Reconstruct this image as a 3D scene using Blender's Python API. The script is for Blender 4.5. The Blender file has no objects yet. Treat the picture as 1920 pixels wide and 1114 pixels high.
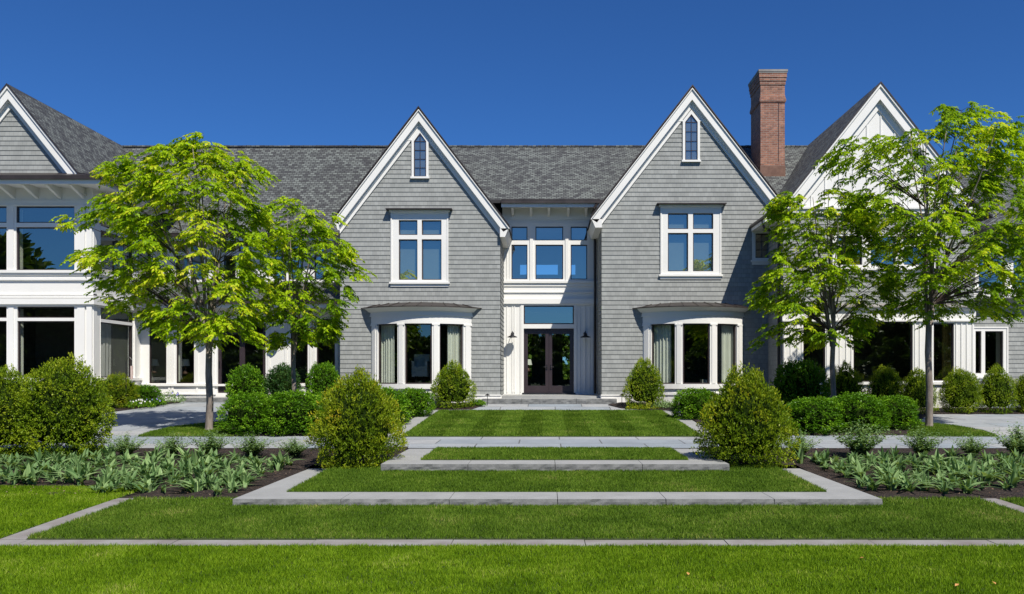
import bpy, math, random
import numpy as np
from mathutils import Vector, noise
R = math.radians
random.seed(7)
rng = np.random.default_rng(7)
sc = bpy.context.scene
COL = sc.collection

# ---------------------------------------------------------------- camera, sky, sun, exposure
F = 1600.0; VX = 1022.0; VY = 702.0; ZC = 2.0
cam = bpy.data.cameras.new('camera'); camo = bpy.data.objects.new('camera', cam); COL.objects.link(camo)
cam.sensor_width = 36; cam.lens = F / 1920 * 36
cam.shift_x = -(VX - 960) / 1920; cam.shift_y = (VY - 557) / 1920
camo.location = (0, 0, ZC); camo.rotation_euler = (R(90), 0, 0)
cam.clip_start = 0.1; cam.clip_end = 3000
sc.camera = camo
SUNV = Vector((.52, -1, 1.42)).normalized()
w = bpy.data.worlds.new('World'); sc.world = w; w.use_nodes = True
nt = w.node_tree; nt.nodes.clear()
sky = nt.nodes.new('ShaderNodeTexSky'); sky.sky_type = 'NISHITA'; sky.sun_disc = False
sky.sun_elevation = math.asin(SUNV.z); sky.sun_rotation = math.atan2(SUNV.x, SUNV.y)
sky.altitude = 2500; sky.air_density = 1.25; sky.dust_density = 0.0; sky.ozone_density = 5.0
bg = nt.nodes.new('ShaderNodeBackground'); bg.inputs[1].default_value = 0.082
wo = nt.nodes.new('ShaderNodeOutputWorld')
tint = nt.nodes.new('ShaderNodeMix'); tint.data_type = 'RGBA'; tint.blend_type = 'MULTIPLY'; tint.inputs[0].default_value = 1; tint.inputs[7].default_value = (.30, .615, 1.02, 1)
nt.links.new(sky.outputs[0], tint.inputs[6]); nt.links.new(tint.outputs[2], bg.inputs[0]); nt.links.new(bg.outputs[0], wo.inputs[0])
sl = bpy.data.lights.new('sun', 'SUN'); sl.energy = 5.0; sl.angle = R(0.53); sl.color = (1, .94, .845)
so = bpy.data.objects.new('sun', sl); COL.objects.link(so)
so.rotation_euler = (-SUNV).to_track_quat('-Z', 'Y').to_euler(); so.location = (20, -30, 40)
sc.view_settings.view_transform = 'Standard'; sc.view_settings.look = 'None'
sc.view_settings.exposure = 0.24; sc.view_settings.gamma = 1
sc.render.engine = 'CYCLES'
sc.cycles.max_bounces = 8; sc.cycles.transparent_max_bounces = 16
sc.cycles.diffuse_bounces = 3; sc.cycles.glossy_bounces = 4
sc.cycles.use_denoising = True

# ---------------------------------------------------------------- materials
def newmat(name):
    m = bpy.data.materials.new(name); m.use_nodes = True
    n = m.node_tree; b = n.nodes['Principled BSDF']
    return m, n, b
def N(n, t, **kw):
    x = n.nodes.new(t)
    for k, v in kw.items(): setattr(x, k, v)
    return x
def rgba(c): return (c[0], c[1], c[2], 1)
def ramp(n, src, stops):
    r = N(n, 'ShaderNodeValToRGB'); e = r.color_ramp.elements
    while len(e) < len(stops): e.new(.5)
    for i, (p, c) in enumerate(stops): e[i].position = p; e[i].color = rgba(c)
    n.links.new(src, r.inputs[0]); return r.outputs[0]
def noisef(n, scale, detail=4, coord='Object', rough=.6, sx=(1, 1, 1)):
    tc = N(n, 'ShaderNodeTexCoord'); mp = N(n, 'ShaderNodeMapping'); mp.inputs['Scale'].default_value = sx
    t = N(n, 'ShaderNodeTexNoise'); t.inputs['Scale'].default_value = scale; t.inputs['Detail'].default_value = detail
    t.inputs['Roughness'].default_value = rough
    n.links.new(tc.outputs[coord], mp.inputs[0]); n.links.new(mp.outputs[0], t.inputs['Vector'])
    return t.outputs[0]
def bump(n, b, src, strength=.3, dist=.01):
    bp = N(n, 'ShaderNodeBump'); bp.inputs['Strength'].default_value = strength; bp.inputs['Distance'].default_value = dist
    n.links.new(src, bp.inputs['Height']); n.links.new(bp.outputs[0], b.inputs['Normal']); return bp
def simple(name, c0, c1, scale=3, rough=.6, bstr=.0, bscale=40, metal=0, spec=.5, sx=(1, 1, 1)):
    m, n, b = newmat(name)
    f = noisef(n, scale, 5, sx=sx)
    n.links.new(ramp(n, f, [(.3, c0), (.7, c1)]), b.inputs['Base Color'])
    b.inputs['Roughness'].default_value = rough; b.inputs['Metallic'].default_value = metal
    b.inputs['Specular IOR Level'].default_value = spec
    if bstr: bump(n, b, noisef(n, bscale, 5), bstr, .01)
    return m
def brickmat(name, c1, c2, cm, bw, rh, mortar, bias=0, rough=.8, bstr=.5, bd=.01, nscale=6, namt=.25):
    m, n, b = newmat(name)
    uv = N(n, 'ShaderNodeUVMap')
    t = N(n, 'ShaderNodeTexBrick'); t.inputs['Scale'].default_value = 1
    t.inputs['Brick Width'].default_value = bw; t.inputs['Row Height'].default_value = rh
    t.inputs['Mortar Size'].default_value = mortar; t.inputs['Mortar Smooth'].default_value = .2; t.inputs['Bias'].default_value = bias
    t.inputs['Color1'].default_value = rgba(c1); t.inputs['Color2'].default_value = rgba(c2); t.inputs['Mortar'].default_value = rgba(cm)
    n.links.new(uv.outputs[0], t.inputs['Vector'])
    f = noisef(n, nscale, 5)
    mx = N(n, 'ShaderNodeMix', data_type='RGBA', blend_type='MULTIPLY'); mx.inputs[0].default_value = 1
    n.links.new(t.outputs['Color'], mx.inputs[6])
    n.links.new(ramp(n, f, [(.25, (1 - namt,) * 3), (.75, (1 + namt,) * 3)]), mx.inputs[7])
    n.links.new(mx.outputs[2], b.inputs['Base Color'])
    b.inputs['Roughness'].default_value = rough
    inv = N(n, 'ShaderNodeMath', operation='SUBTRACT'); inv.inputs[0].default_value = 1; n.links.new(t.outputs['Fac'], inv.inputs[1])
    bump(n, b, inv.outputs[0], bstr, bd)
    return m
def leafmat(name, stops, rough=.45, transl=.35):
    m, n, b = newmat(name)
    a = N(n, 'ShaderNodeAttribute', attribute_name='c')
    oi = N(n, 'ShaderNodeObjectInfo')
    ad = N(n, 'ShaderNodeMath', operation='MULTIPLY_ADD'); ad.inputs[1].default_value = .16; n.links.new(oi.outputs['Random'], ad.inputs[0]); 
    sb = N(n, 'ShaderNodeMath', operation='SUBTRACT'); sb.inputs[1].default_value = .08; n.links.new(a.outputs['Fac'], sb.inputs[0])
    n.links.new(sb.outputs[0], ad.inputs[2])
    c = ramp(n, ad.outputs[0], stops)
    n.links.new(c, b.inputs['Base Color']); b.inputs['Roughness'].default_value = rough
    b.inputs['Specular IOR Level'].default_value = .16
    tr = N(n, 'ShaderNodeBsdfTranslucent'); mx = N(n, 'ShaderNodeMixShader'); mx.inputs[0].default_value = transl
    br = N(n, 'ShaderNodeMix', data_type='RGBA', blend_type='MULTIPLY'); br.inputs[0].default_value = 1; br.inputs[7].default_value = (1.7, 1.6, .7, 1)
    n.links.new(c, br.inputs[6]); n.links.new(br.outputs[2], tr.inputs[0])
    out = n.nodes['Material Output']
    n.links.new(b.outputs[0], mx.inputs[1]); n.links.new(tr.outputs[0], mx.inputs[2]); n.links.new(mx.outputs[0], out.inputs[0])
    return m

COURSE = .166
M = {}
M['shingle'] = brickmat('grey_shingle', (.315, .328, .315), (.255, .267, .257), (.16, .165, .155), .15, COURSE, .0035, rough=.85, bstr=.15, nscale=1.6, namt=.10)  # joint colour also paints a thin shadow line along each course
M['slate'] = brickmat('slate_roof', (.150, .168, .158), (.040, .042, .046), (.025, .025, .028), .19, .115, .012, rough=.8, bstr=1, bd=.03, nscale=7, namt=.28)
M['brick'] = brickmat('red_brick', (.36, .165, .105), (.20, .085, .06), (.30, .24, .20), .22, .075, .010, rough=.9, bstr=.6, nscale=5, namt=.3)
M['white'] = simple('white_paint', (.74, .735, .70), (.79, .785, .75), .7, .5, .015, 25)
M['dark'] = simple('dark_bronze', (.028, .02, .02), (.045, .032, .032), 3, .35)
M['door'] = simple('plum_door_paint', (.030, .021, .024), (.042, .030, .033), 2, .35)
M['roofmetal'] = simple('dark_metal', (.045, .036, .032), (.085, .07, .062), 2, .42, 0, 10, .5)
M['copper'] = simple('aged_copper', (.13, .07, .05), (.24, .14, .10), 3, .5, 0, 10, .5)
M['stone'] = simple('granite', (.27, .275, .265), (.34, .345, .335), 2.2, .8, .35, 45)
M['shaded_splitface'] = simple('shaded_split_granite', (.11, .115, .115), (.21, .215, .21), 5, .9, .8, 25)  # rough split stone, colour darkened to paint in the shade of the risers
M['edgestone'] = simple('edging_stone', (.19, .165, .15), (.31, .305, .29), 1.7, .85, .4, 40)
M['bark'] = simple('bark', (.10, .08, .065), (.30, .26, .22), 9, .9, .6, 30, sx=(1, 1, .25))
M['twig'] = simple('twig_bark', (.035, .024, .02), (.07, .05, .042), 9, .9)
M['mulch'] = None
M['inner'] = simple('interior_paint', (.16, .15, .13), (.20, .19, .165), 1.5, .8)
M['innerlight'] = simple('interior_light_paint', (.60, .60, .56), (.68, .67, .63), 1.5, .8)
M['curtain'] = simple('cream_curtain', (.76, .74, .64), (.84, .82, .73), 2, .9)
M['black'] = simple('black_metal', (.012, .012, .014), (.025, .025, .03), 5, .35, metal=.3)
M['soil'] = simple('soil', (.03, .02, .014), (.07, .045, .03), 8, 1, .8, 40)
# mulch
m, n, b = newmat('mulch'); M['mulch'] = m
v = N(n, 'ShaderNodeTexVoronoi'); v.inputs['Scale'].default_value = 32; v.inputs['Randomness'].default_value = 1
tc = N(n, 'ShaderNodeTexCoord'); mp = N(n, 'ShaderNodeMapping'); mp.inputs['Scale'].default_value = (1, 1.8, 1); n.links.new(tc.outputs['Object'], mp.inputs[0]); n.links.new(mp.outputs[0], v.inputs['Vector'])
n.links.new(ramp(n, v.outputs['Color'], [(0, (.008, .005, .004)), (.55, (.03, .018, .013)), (.85, (.075, .048, .034)), (1, (.26, .19, .13))]), b.inputs['Base Color'])
b.inputs['Roughness'].default_value = .95; bump(n, b, v.outputs['Distance'], 1, .04)
# paving
m, n, b = newmat('bluestone_paving'); M['paving'] = m
uv = N(n, 'ShaderNodeTexCoord'); t = N(n, 'ShaderNodeTexBrick'); t.inputs['Scale'].default_value = 1
t.inputs['Brick Width'].default_value = 1.9; t.inputs['Row Height'].default_value = 1.05; t.inputs['Mortar Size'].default_value = .014; t.inputs['Mortar Smooth'].default_value = 0
t.inputs['Color1'].default_value = (.265, .305, .34, 1); t.inputs['Color2'].default_value = (.37, .375, .375, 1); t.inputs['Mortar'].default_value = (.10, .10, .10, 1)
mp = N(n, 'ShaderNodeMapping'); mp.inputs['Location'].default_value = (.6, -18.4, 0)
n.links.new(uv.outputs['Object'], mp.inputs[0]); n.links.new(mp.outputs[0], t.inputs['Vector'])
mx = N(n, 'ShaderNodeMix', data_type='RGBA', blend_type='MULTIPLY'); mx.inputs[0].default_value = 1
n.links.new(t.outputs[0], mx.inputs[6]); n.links.new(ramp(n, noisef(n, 1.3, 6, sx=(1, 1, 1)), [(.3, (.80, .80, .80)), (.7, (1.1, 1.1, 1.1))]), mx.inputs[7])
n.links.new(mx.outputs[2], b.inputs['Base Color']); b.inputs['Roughness'].default_value = .7; bump(n, b, noisef(n, 25, 5), .15, .01)
# lawn ground and blades
def grassmat(name, stops, patch=1.1):
    m, n, b = newmat(name)
    a = N(n, 'ShaderNodeAttribute', attribute_name='c')
    f = noisef(n, patch, 4)
    ad = N(n, 'ShaderNodeMath', operation='MULTIPLY_ADD'); ad.inputs[1].default_value = .9
    n.links.new(f, ad.inputs[0]); ad.inputs[1].default_value = 1.25; sb = N(n, 'ShaderNodeMath', operation='MULTIPLY_ADD'); sb.inputs[1].default_value = .6; sb.inputs[2].default_value = -.42
    n.links.new(a.outputs['Fac'], sb.inputs[0]); n.links.new(sb.outputs[0], ad.inputs[2])
    c = ramp(n, ad.outputs[0], stops)
    n.links.new(c, b.inputs['Base Color']); b.inputs['Roughness'].default_value = .55; b.inputs['Specular IOR Level'].default_value = .1
    tr = N(n, 'ShaderNodeBsdfTranslucent'); mx = N(n, 'ShaderNodeMixShader'); mx.inputs[0].default_value = .35
    n.links.new(c, tr.inputs[0]); out = n.nodes['Material Output']
    n.links.new(b.outputs[0], mx.inputs[1]); n.links.new(tr.outputs[0], mx.inputs[2]); n.links.new(mx.outputs[0], out.inputs[0])
    return m
M['turf'] = simple('turf_soil', (.03, .05, .012), (.06, .085, .02), 12, 1, .6, 40)
M['blade'] = grassmat('grass_blades', [(0, (.06, .13, .004)), (.45, (.16, .29, .008)), (.8, (.28, .42, .02)), (1, (.50, .50, .14))])
M['blade2'] = grassmat('grass_blades_dark', [(0, (.045, .095, .008)), (.45, (.115, .215, .016)), (.8, (.21, .32, .035)), (1, (.46, .40, .14))])
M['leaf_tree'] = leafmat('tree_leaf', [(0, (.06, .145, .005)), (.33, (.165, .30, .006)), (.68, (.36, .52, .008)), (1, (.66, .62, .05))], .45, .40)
M['leaf_box'] = leafmat('boxwood_leaf', [(0, (.035, .085, .006)), (.4, (.14, .23, .009)), (.75, (.29, .37, .015)), (1, (.45, .47, .05))], .4, .2)
M['leaf_green'] = leafmat('green_shrub_leaf', [(0, (.025, .085, .005)), (.5, (.09, .22, .008)), (.85, (.19, .36, .015)), (1, (.32, .46, .04))], .4, .2)
M['leaf_dark'] = leafmat('dark_shrub_leaf', [(0, (.012, .04, .012)), (.5, (.03, .085, .018)), (1, (.075, .15, .03))], .4, .15)
M['leaf_gold'] = leafmat('golden_shrub_leaf', [(0, (.045, .10, .006)), (.35, (.14, .225, .009)), (.75, (.29, .345, .015)), (1, (.58, .44, .03))], .4, .25)
M['leaf_tulip'] = leafmat('broad_leaf', [(0, (.075, .155, .05)), (.5, (.175, .29, .105)), (1, (.35, .48, .20))], .45, .25)
M['leaf_mint'] = leafmat('catmint_leaf', [(0, (.08, .15, .05)), (.5, (.17, .28, .10)), (1, (.29, .41, .17))], .6, .25)
M['leaf_far'] = leafmat('far_tree_leaf', [(0, (.02, .05, .01)), (.5, (.05, .11, .015)), (1, (.12, .19, .025))], .5, .2)
M['litter'] = leafmat('dry_litter', [(0, (.05, .03, .02)), (.6, (.15, .09, .055)), (1, (.36, .27, .18))], .8, .05)
M['petal_blue'] = simple('violet_petal', (.22, .2, .6), (.35, .32, .75), 8, .6)
M['petal_white'] = simple('white_petal', (.75, .75, .7), (.8, .8, .78), 8, .6)
M['dryleaf'] = simple('dry_leaf', (.45, .2, .05), (.6, .32, .1), 8, .7)
# glass
def glassmat(name, fac, gcol):
    m, n, b = newmat(name); n.nodes.remove(b)
    tr = N(n, 'ShaderNodeBsdfTransparent'); tr.inputs[0].default_value = (.84, .90, .88, 1)
    gl = N(n, 'ShaderNodeBsdfGlossy'); gl.inputs['Roughness'].default_value = 0.0; gl.inputs[0].default_value = gcol
    lw = N(n, 'ShaderNodeLayerWeight'); fr = N(n, 'ShaderNodeMath', operation='POWER'); fr.inputs[1].default_value = 4.5; n.links.new(lw.outputs['Facing'], fr.inputs[0])
    ma = N(n, 'ShaderNodeMath', operation='MULTIPLY_ADD'); ma.inputs[1].default_value = .8; ma.inputs[2].default_value = fac; ma.use_clamp = True
    n.links.new(fr.outputs[0], ma.inputs[0])
    mx = N(n, 'ShaderNodeMixShader'); n.links.new(ma.outputs[0], mx.inputs[0]); n.links.new(tr.outputs[0], mx.inputs[1]); n.links.new(gl.outputs[0], mx.inputs[2])
    bp = N(n, 'ShaderNodeBump'); bp.inputs['Strength'].default_value = .03; bp.inputs['Distance'].default_value = .05
    n.links.new(noisef(n, .9, 1), bp.inputs['Height']); n.links.new(bp.outputs[0], gl.inputs['Normal'])
    n.links.new(mx.outputs[0], n.nodes['Material Output'].inputs[0]); return m
M['glass'] = glassmat('window_glass', .20, (.85, .90, .86, 1))
M['glass_up'] = glassmat('coated_window_glass', .36, (1, .97, .86, 1))
M['blind'] = simple('added_pane_sheet', (.17, .20, .165), (.19, .225, .185), 3, .9)  # for invented sheets behind the gable panes, added to lighten the glass

# ---------------------------------------------------------------- object helpers
def tag(o, label=None, cat=None, group=None, kind=None):
    if label: o['label'] = label
    if cat: o['category'] = cat
    if group: o['group'] = group
    if kind: o['kind'] = kind
    return o
def empty(name, loc=(0, 0, 0)):
    o = bpy.data.objects.new(name, None); COL.objects.link(o); o.location = loc; o.empty_display_size = .2; return o
def link(name, me, parent=None, loc=None):
    o = bpy.data.objects.new(name, me); COL.objects.link(o)
    if loc is not None: o.location = loc
    if parent is not None: o.parent = parent
    return o
class MB:
    def __init__(s): s.v = []; s.f = []; s.uv = []; s.m = []
    def face(s, pts, uv=None, m=0):
        k = len(s.v); s.v += [tuple(p) for p in pts]; s.f.append(tuple(range(k, k + len(pts))))
        s.uv += uv if uv else [(0, 0)] * len(pts); s.m.append(m)
    def hexa(s, p, m=0):   # p: 8 corners, bottom 0-3 ccw, top 4-7
        for q in ((0, 3, 2, 1), (4, 5, 6, 7), (0, 1, 5, 4), (1, 2, 6, 5), (2, 3, 7, 6), (3, 0, 4, 7)):
            pts = [p[i] for i in q]
            a = Vector(pts[1]) - Vector(pts[0]); c = Vector(pts[2]) - Vector(pts[1]); nn = a.cross(c)
            ax = max(range(3), key=lambda i: abs(nn[i]))
            if ax == 2: uv = [(t[0], t[1]) for t in pts]
            elif ax == 1: uv = [(t[0], t[2]) for t in pts]
            else: uv = [(t[1], t[2]) for t in pts]
            s.face(pts, uv, m)
    def box(s, x0, x1, y0, y1, z0, z1, m=0):
        s.hexa([(x0, y0, z0), (x1, y0, z0), (x1, y1, z0), (x0, y1, z0), (x0, y0, z1), (x1, y0, z1), (x1, y1, z1), (x0, y1, z1)], m)
    def fbox(s, FR, u0, u1, z0, z1, n0, n1, m=0):
        s.hexa([FR(u0, z0, n1), FR(u1, z0, n1), FR(u1, z0, n0), FR(u0, z0, n0), FR(u0, z1, n1), FR(u1, z1, n1), FR(u1, z1, n0), FR(u0, z1, n0)], m)
    def prism(s, FR, poly, n0, n1, m=0):
        s.face([FR(u, z, n1) for u, z in poly], [(u, z) for u, z in poly], m)
        s.face([FR(u, z, n0) for u, z in reversed(poly)], [(u, z) for u, z in reversed(poly)], m)
        for i in range(len(poly)):
            a, b_ = poly[i], poly[(i + 1) % len(poly)]
            s.face([FR(*a, n0), FR(*b_, n0), FR(*b_, n1), FR(*a, n1)], None, m)
    def tube(s, pts, rad, k=6, m=0):
        pts = [Vector(p) for p in pts]; rings = []
        for i, p in enumerate(pts):
            t = (pts[min(i + 1, len(pts) - 1)] - pts[max(i - 1, 0)]).normalized()
            a = t.cross(Vector((0, 0, 1)) if abs(t.z) < .95 else Vector((1, 0, 0))).normalized(); b_ = t.cross(a)
            r = rad[i] if hasattr(rad, '__len__') else rad
            k0 = len(s.v)
            s.v += [tuple(p + (a * math.cos(2 * math.pi * j / k) + b_ * math.sin(2 * math.pi * j / k)) * r) for j in range(k)]
            rings.append(k0)
        for i in range(len(rings) - 1):
            for j in range(k):
                s.f.append((rings[i] + j, rings[i] + (j + 1) % k, rings[i + 1] + (j + 1) % k, rings[i + 1] + j)); s.uv += [(0, 0)] * 4; s.m.append(m)
        for q in (rings[0], rings[-1]):
            s.f.append(tuple(q + j for j in range(k))); s.uv += [(0, 0)] * k; s.m.append(m)
    def lathe(s, c, prof, k=20, m=0):
        r0 = []
        for r, z in prof:
            r0.append(len(s.v)); s.v += [(c[0] + r * math.cos(2 * math.pi * j / k), c[1] + r * math.sin(2 * math.pi * j / k), c[2] + z) for j in range(k)]
        for i in range(len(prof) - 1):
            for j in range(k):
                s.f.append((r0[i] + j, r0[i] + (j + 1) % k, r0[i + 1] + (j + 1) % k, r0[i + 1] + j)); s.uv += [(0, 0)] * 4; s.m.append(m)
    def mesh(s, name, mats, smooth=False):
        me = bpy.data.meshes.new(name); me.from_pydata(s.v, [], s.f)
        ul = me.uv_layers.new(name='UVMap'); ul.data.foreach_set('uv', np.array(s.uv, dtype=np.float32).ravel())
        for x in (mats if isinstance(mats, (list, tuple)) else [mats]): me.materials.append(x)
        me.polygons.foreach_set('material_index', s.m)
        if smooth: me.polygons.foreach_set('use_smooth', [True] * len(s.f))
        me.update(); return me
    def build(s, name, mats, parent=None, smooth=False, label=None):
        o = link(name, s.mesh(name, mats, smooth), parent)
        if label: o['label'] = label
        return o
def npmesh(name, V, nper, C, mat, smooth=False):
    """V (n*nper,3) loose n-gons, C per-vertex float attribute."""
    nv = len(V); nf = nv // nper
    me = bpy.data.meshes.new(name); me.vertices.add(nv); me.vertices.foreach_set('co', V.astype(np.float32).ravel())
    me.loops.add(nv); me.loops.foreach_set('vertex_index', np.arange(nv, dtype=np.int32))
    me.polygons.add(nf); me.polygons.foreach_set('loop_start', np.arange(0, nv, nper, dtype=np.int32))
    at = me.attributes.new('c', 'FLOAT', 'POINT'); at.data.foreach_set('value', C.astype(np.float32))
    me.materials.append(mat); me.update(calc_edges=True); return me

# ---------------------------------------------------------------- projection and ground heights (h = metres below the eye)
K = 1.06
def fx(px, d): return (px - VX) * d / F
def fz(py, d): return ZC + (VY - py) * d / F
CX = .18
SIDE = ([-400, 7, 9.8, 12.9, 14.1, 16.2, 18.2, 18.4, 21.2, 28.75, 30.9, 33, 60, 900], [2.4, 2.0, 1.98, 1.90, 1.87, 1.76, 1.63, 1.59, 1.56, 1.236, 1.06, 1.03, 1.0, 1.0])
def hs(d): return float(np.interp(d, *SIDE))
def gz(d): return ZC - hs(d)
def gd(py):
    lo, hi = 7.0, 32.9
    for _ in range(40):
        mid = (lo + hi) / 2
        if VY + hs(mid) * F / mid > py: lo = mid
        else: hi = mid
    return lo
def GP(px, py): d = gd(py); return (fx(px, d), d)
def front(d): return lambda u, z, n_: (u, d - n_, z)
def sideR(x): return lambda u, z, n_: (x + n_, u, z)      # faces +x, u is depth
def sideL(x): return lambda u, z, n_: (x - n_, u, z)

def panel(mb, FR, u0, u1, z0, z1, holes, n0, n1, m=0):
    us = sorted(set([u0, u1] + [min(max(q, u0), u1) for h in holes for q in h[:2]]))
    zs = sorted(set([z0, z1] + [min(max(q, z0), z1) for h in holes for q in h[2:]]))
    def solid(i, j):
        if i < 0 or j < 0 or i >= len(us) - 1 or j >= len(zs) - 1: return False
        cu, cz = (us[i] + us[i + 1]) / 2, (zs[j] + zs[j + 1]) / 2
        return not any(h[0] < cu < h[1] and h[2] < cz < h[3] for h in holes)
    for i in range(len(us) - 1):
        for j in range(len(zs) - 1):
            if not solid(i, j): continue
            a, b_, c, d = us[i], us[i + 1], zs[j], zs[j + 1]
            mb.face([FR(a, c, n1), FR(b_, c, n1), FR(b_, d, n1), FR(a, d, n1)], [(a, c), (b_, c), (b_, d), (a, d)], m)
            if not solid(i - 1, j): mb.face([FR(a, c, n0), FR(a, c, n1), FR(a, d, n1), FR(a, d, n0)], None, m)
            if not solid(i + 1, j): mb.face([FR(b_, c, n0), FR(b_, c, n1), FR(b_, d, n1), FR(b_, d, n0)], None, m)
            if not solid(i, j - 1): mb.face([FR(a, c, n0), FR(b_, c, n0), FR(b_, c, n1), FR(a, c, n1)], None, m)
            if not solid(i, j + 1): mb.face([FR(a, d, n0), FR(b_, d, n0), FR(b_, d, n1), FR(a, d, n1)], None, m)
def clip(poly, ax, val, keep_ge):
    out = []
    for i in range(len(poly)):
        a, b_ = poly[i], poly[(i + 1) % len(poly)]
        ia = (a[ax] >= val - 1e-9) if keep_ge else (a[ax] <= val + 1e-9)
        ib = (b_[ax] >= val - 1e-9) if keep_ge else (b_[ax] <= val + 1e-9)
        if ia: out.append(a)
        if ia != ib:
            t = (val - a[ax]) / (b_[ax] - a[ax]); out.append((a[0] + t * (b_[0] - a[0]), a[1] + t * (b_[1] - a[1])))
    return out
def shingles(mb, FR, poly, holes, m=0, out=.017, z_ref=None):
    z0 = min(p[1] for p in poly) if z_ref is None else z_ref
    z1 = max(p[1] for p in poly); nrow = int((z1 - z0) / COURSE) + 1
    for k in range(nrow):
        za, zb = z0 + k * COURSE, z0 + (k + 1) * COURSE
        zs = sorted(set([za, zb] + [q for h in holes for q in h[2:] if za < q < zb]))
        for i in range(len(zs) - 1):
            c, d = zs[i], zs[i + 1]
            hh = [h for h in holes if h[2] < (c + d) / 2 < h[3]]
            us = sorted(set([-1e3, 1e3] + [q for h in hh for q in h[:2]]))
            for j in range(len(us) - 1):
                cu = (us[j] + us[j + 1]) / 2
                if any(h[0] < cu < h[1] for h in hh): continue
                p = clip(clip(clip(clip(poly, 1, c, True), 1, d, False), 0, us[j], True), 0, us[j + 1], False)
                if len(p) < 3: continue
                mb.face([FR(u, z, out * (1 - (z - za) / COURSE) + .002) for u, z in p], [(u + 50, z - z0) for u, z in p], m)
                if c == za:
                    bt = [u for u, z in p if abs(z - za) < 1e-6]
                    if len(bt) >= 2:
                        a, b_ = min(bt), max(bt); mb.face([FR(a, za, 0), FR(b_, za, 0), FR(b_, za, out + .002), FR(a, za, out + .002)], [(a, .004)] * 4, m)

# ================================================================= HOUSE
house = empty('mansion', (0, 33, ZC - 1.03))
HL = house.location.copy()
tag(house, 'long grey shingled mansion with white trim, steep slate gables and a brick chimney', 'house')
def hb(mb, name, mats, parent=None, smooth=False, label=None):
    """build as a child of the house keeping world coordinates"""
    o = link(name, mb.mesh(name, mats, smooth), parent or house)
    if parent is None: o.location = -HL
    if label: o['label'] = label
    return o
dB, dE, dC, dW = 29.6 * K, 32.0 * K, 27.7 * K, 27.8 * K     # gables, entry recess, left wing, right wing
FB, FE, FC, FW = front(dB), front(dE), front(dC), front(dW)
ZT = fz(737, dE)    # threshold level
def rect(d, x0, x1, y0, y1): return (fx(x0, d), fx(x1, d), fz(y1, d), fz(y0, d))
def window(FR, outer, cells, n1=.045, sill=True, cap=False, name='window', muntins=None, dark='dark', sashw=.035, label=None, white='white', depth=.16, glass_n=-.07, blind=False):
    u0, u1, z0, z1 = outer
    mb = MB(); panel(mb, FR, u0, u1, z0, z1, cells, -depth, n1)
    wdt = u1 - u0
    if n1 > .03 and wdt > .6 and name == 'window':   # raised back band
        t = .05
        for a in ((u0, u0 + t, z0, z1), (u1 - t, u1, z0, z1), (u0 + t, u1 - t, z1 - t, z1)): mb.fbox(FR, *a, n1, n1 + .025)
    if cap:
        mb.fbox(FR, u0 - .05, u1 + .05, z1, z1 + .06, 0, n1 + .09)
        mb.fbox(FR, u0 - .15, u1 + .15, z1 + .06, z1 + .10, 0, n1 + .24, 1)
    wo_ = hb(mb, name, [M[white], M['roofmetal']], label=label)
    if sill:
        sb_ = MB(); sb_.fbox(FR, u0 - .05, u1 + .05, z0 - .07, z0, 0, n1 + .06); sb_.fbox(FR, u0 - .01, u1 + .01, z0 - .17, z0 - .07, 0, n1)
        hb(sb_, 'sill', M[white], wo_)
    sb_ = MB(); gb = MB()
    for c in cells:
        a, b_, z_, t_ = c; w_ = sashw
        panel(sb_, FR, a, b_, z_, t_, [(a + w_, b_ - w_, z_ + w_, t_ - w_)], glass_n - .03, glass_n + .045)
        gb.face([FR(a + w_, z_ + w_, glass_n), FR(b_ - w_, z_ + w_, glass_n), FR(b_ - w_, t_ - w_, glass_n), FR(a + w_, t_ - w_, glass_n)])
        if muntins:
            nx, nz = muntins
            for i in range(1, nx): u = a + (b_ - a) * i / nx; sb_.fbox(FR, u - .012, u + .012, z_, t_, glass_n + .002, glass_n + .03)
            for i in range(1, nz): z = z_ + (t_ - z_) * i / nz; sb_.fbox(FR, a, b_, z - .012, z + .012, glass_n + .002, glass_n + .028)
    hb(sb_, 'sash', M[dark], wo_); hb(gb, 'pane', M['glass_up' if z0 > ZC + 1.8 * K else 'glass'], wo_)
    if blind:  # made-up sheet, added only to brighten the panes
        bb = MB(); bb.face([FR(u0 + .05, z0 + .05, glass_n - .12), FR(u1 - .05, z0 + .05, glass_n - .12), FR(u1 - .05, z1 - .05, glass_n - .12), FR(u0 + .05, z1 - .05, glass_n - .12)]); hb(bb, 'blind', M['blind'], wo_)
    return wo_
def room(x0, x1, d0, d1, z0, z1, mat='inner', holes=[]):
    mb = MB(); FR = front(d1)
    panel(mb, FR, x0, x1, z0, z1, holes, -.15, 0)
    mb.face([(x0, d0, z0), (x0, d1, z0), (x0, d1, z1), (x0, d0, z1)]); mb.face([(x1, d0, z0), (x1, d1, z0), (x1, d1, z1), (x1, d0, z1)])
    mb.face([(x0, d0, z0), (x1, d0, z0), (x1, d1, z0), (x0, d1, z0)]); mb.face([(x0, d0, z1), (x1, d0, z1), (x1, d1, z1), (x0, d1, z1)])
    hb(mb, 'interior_wall', M[mat])
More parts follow.
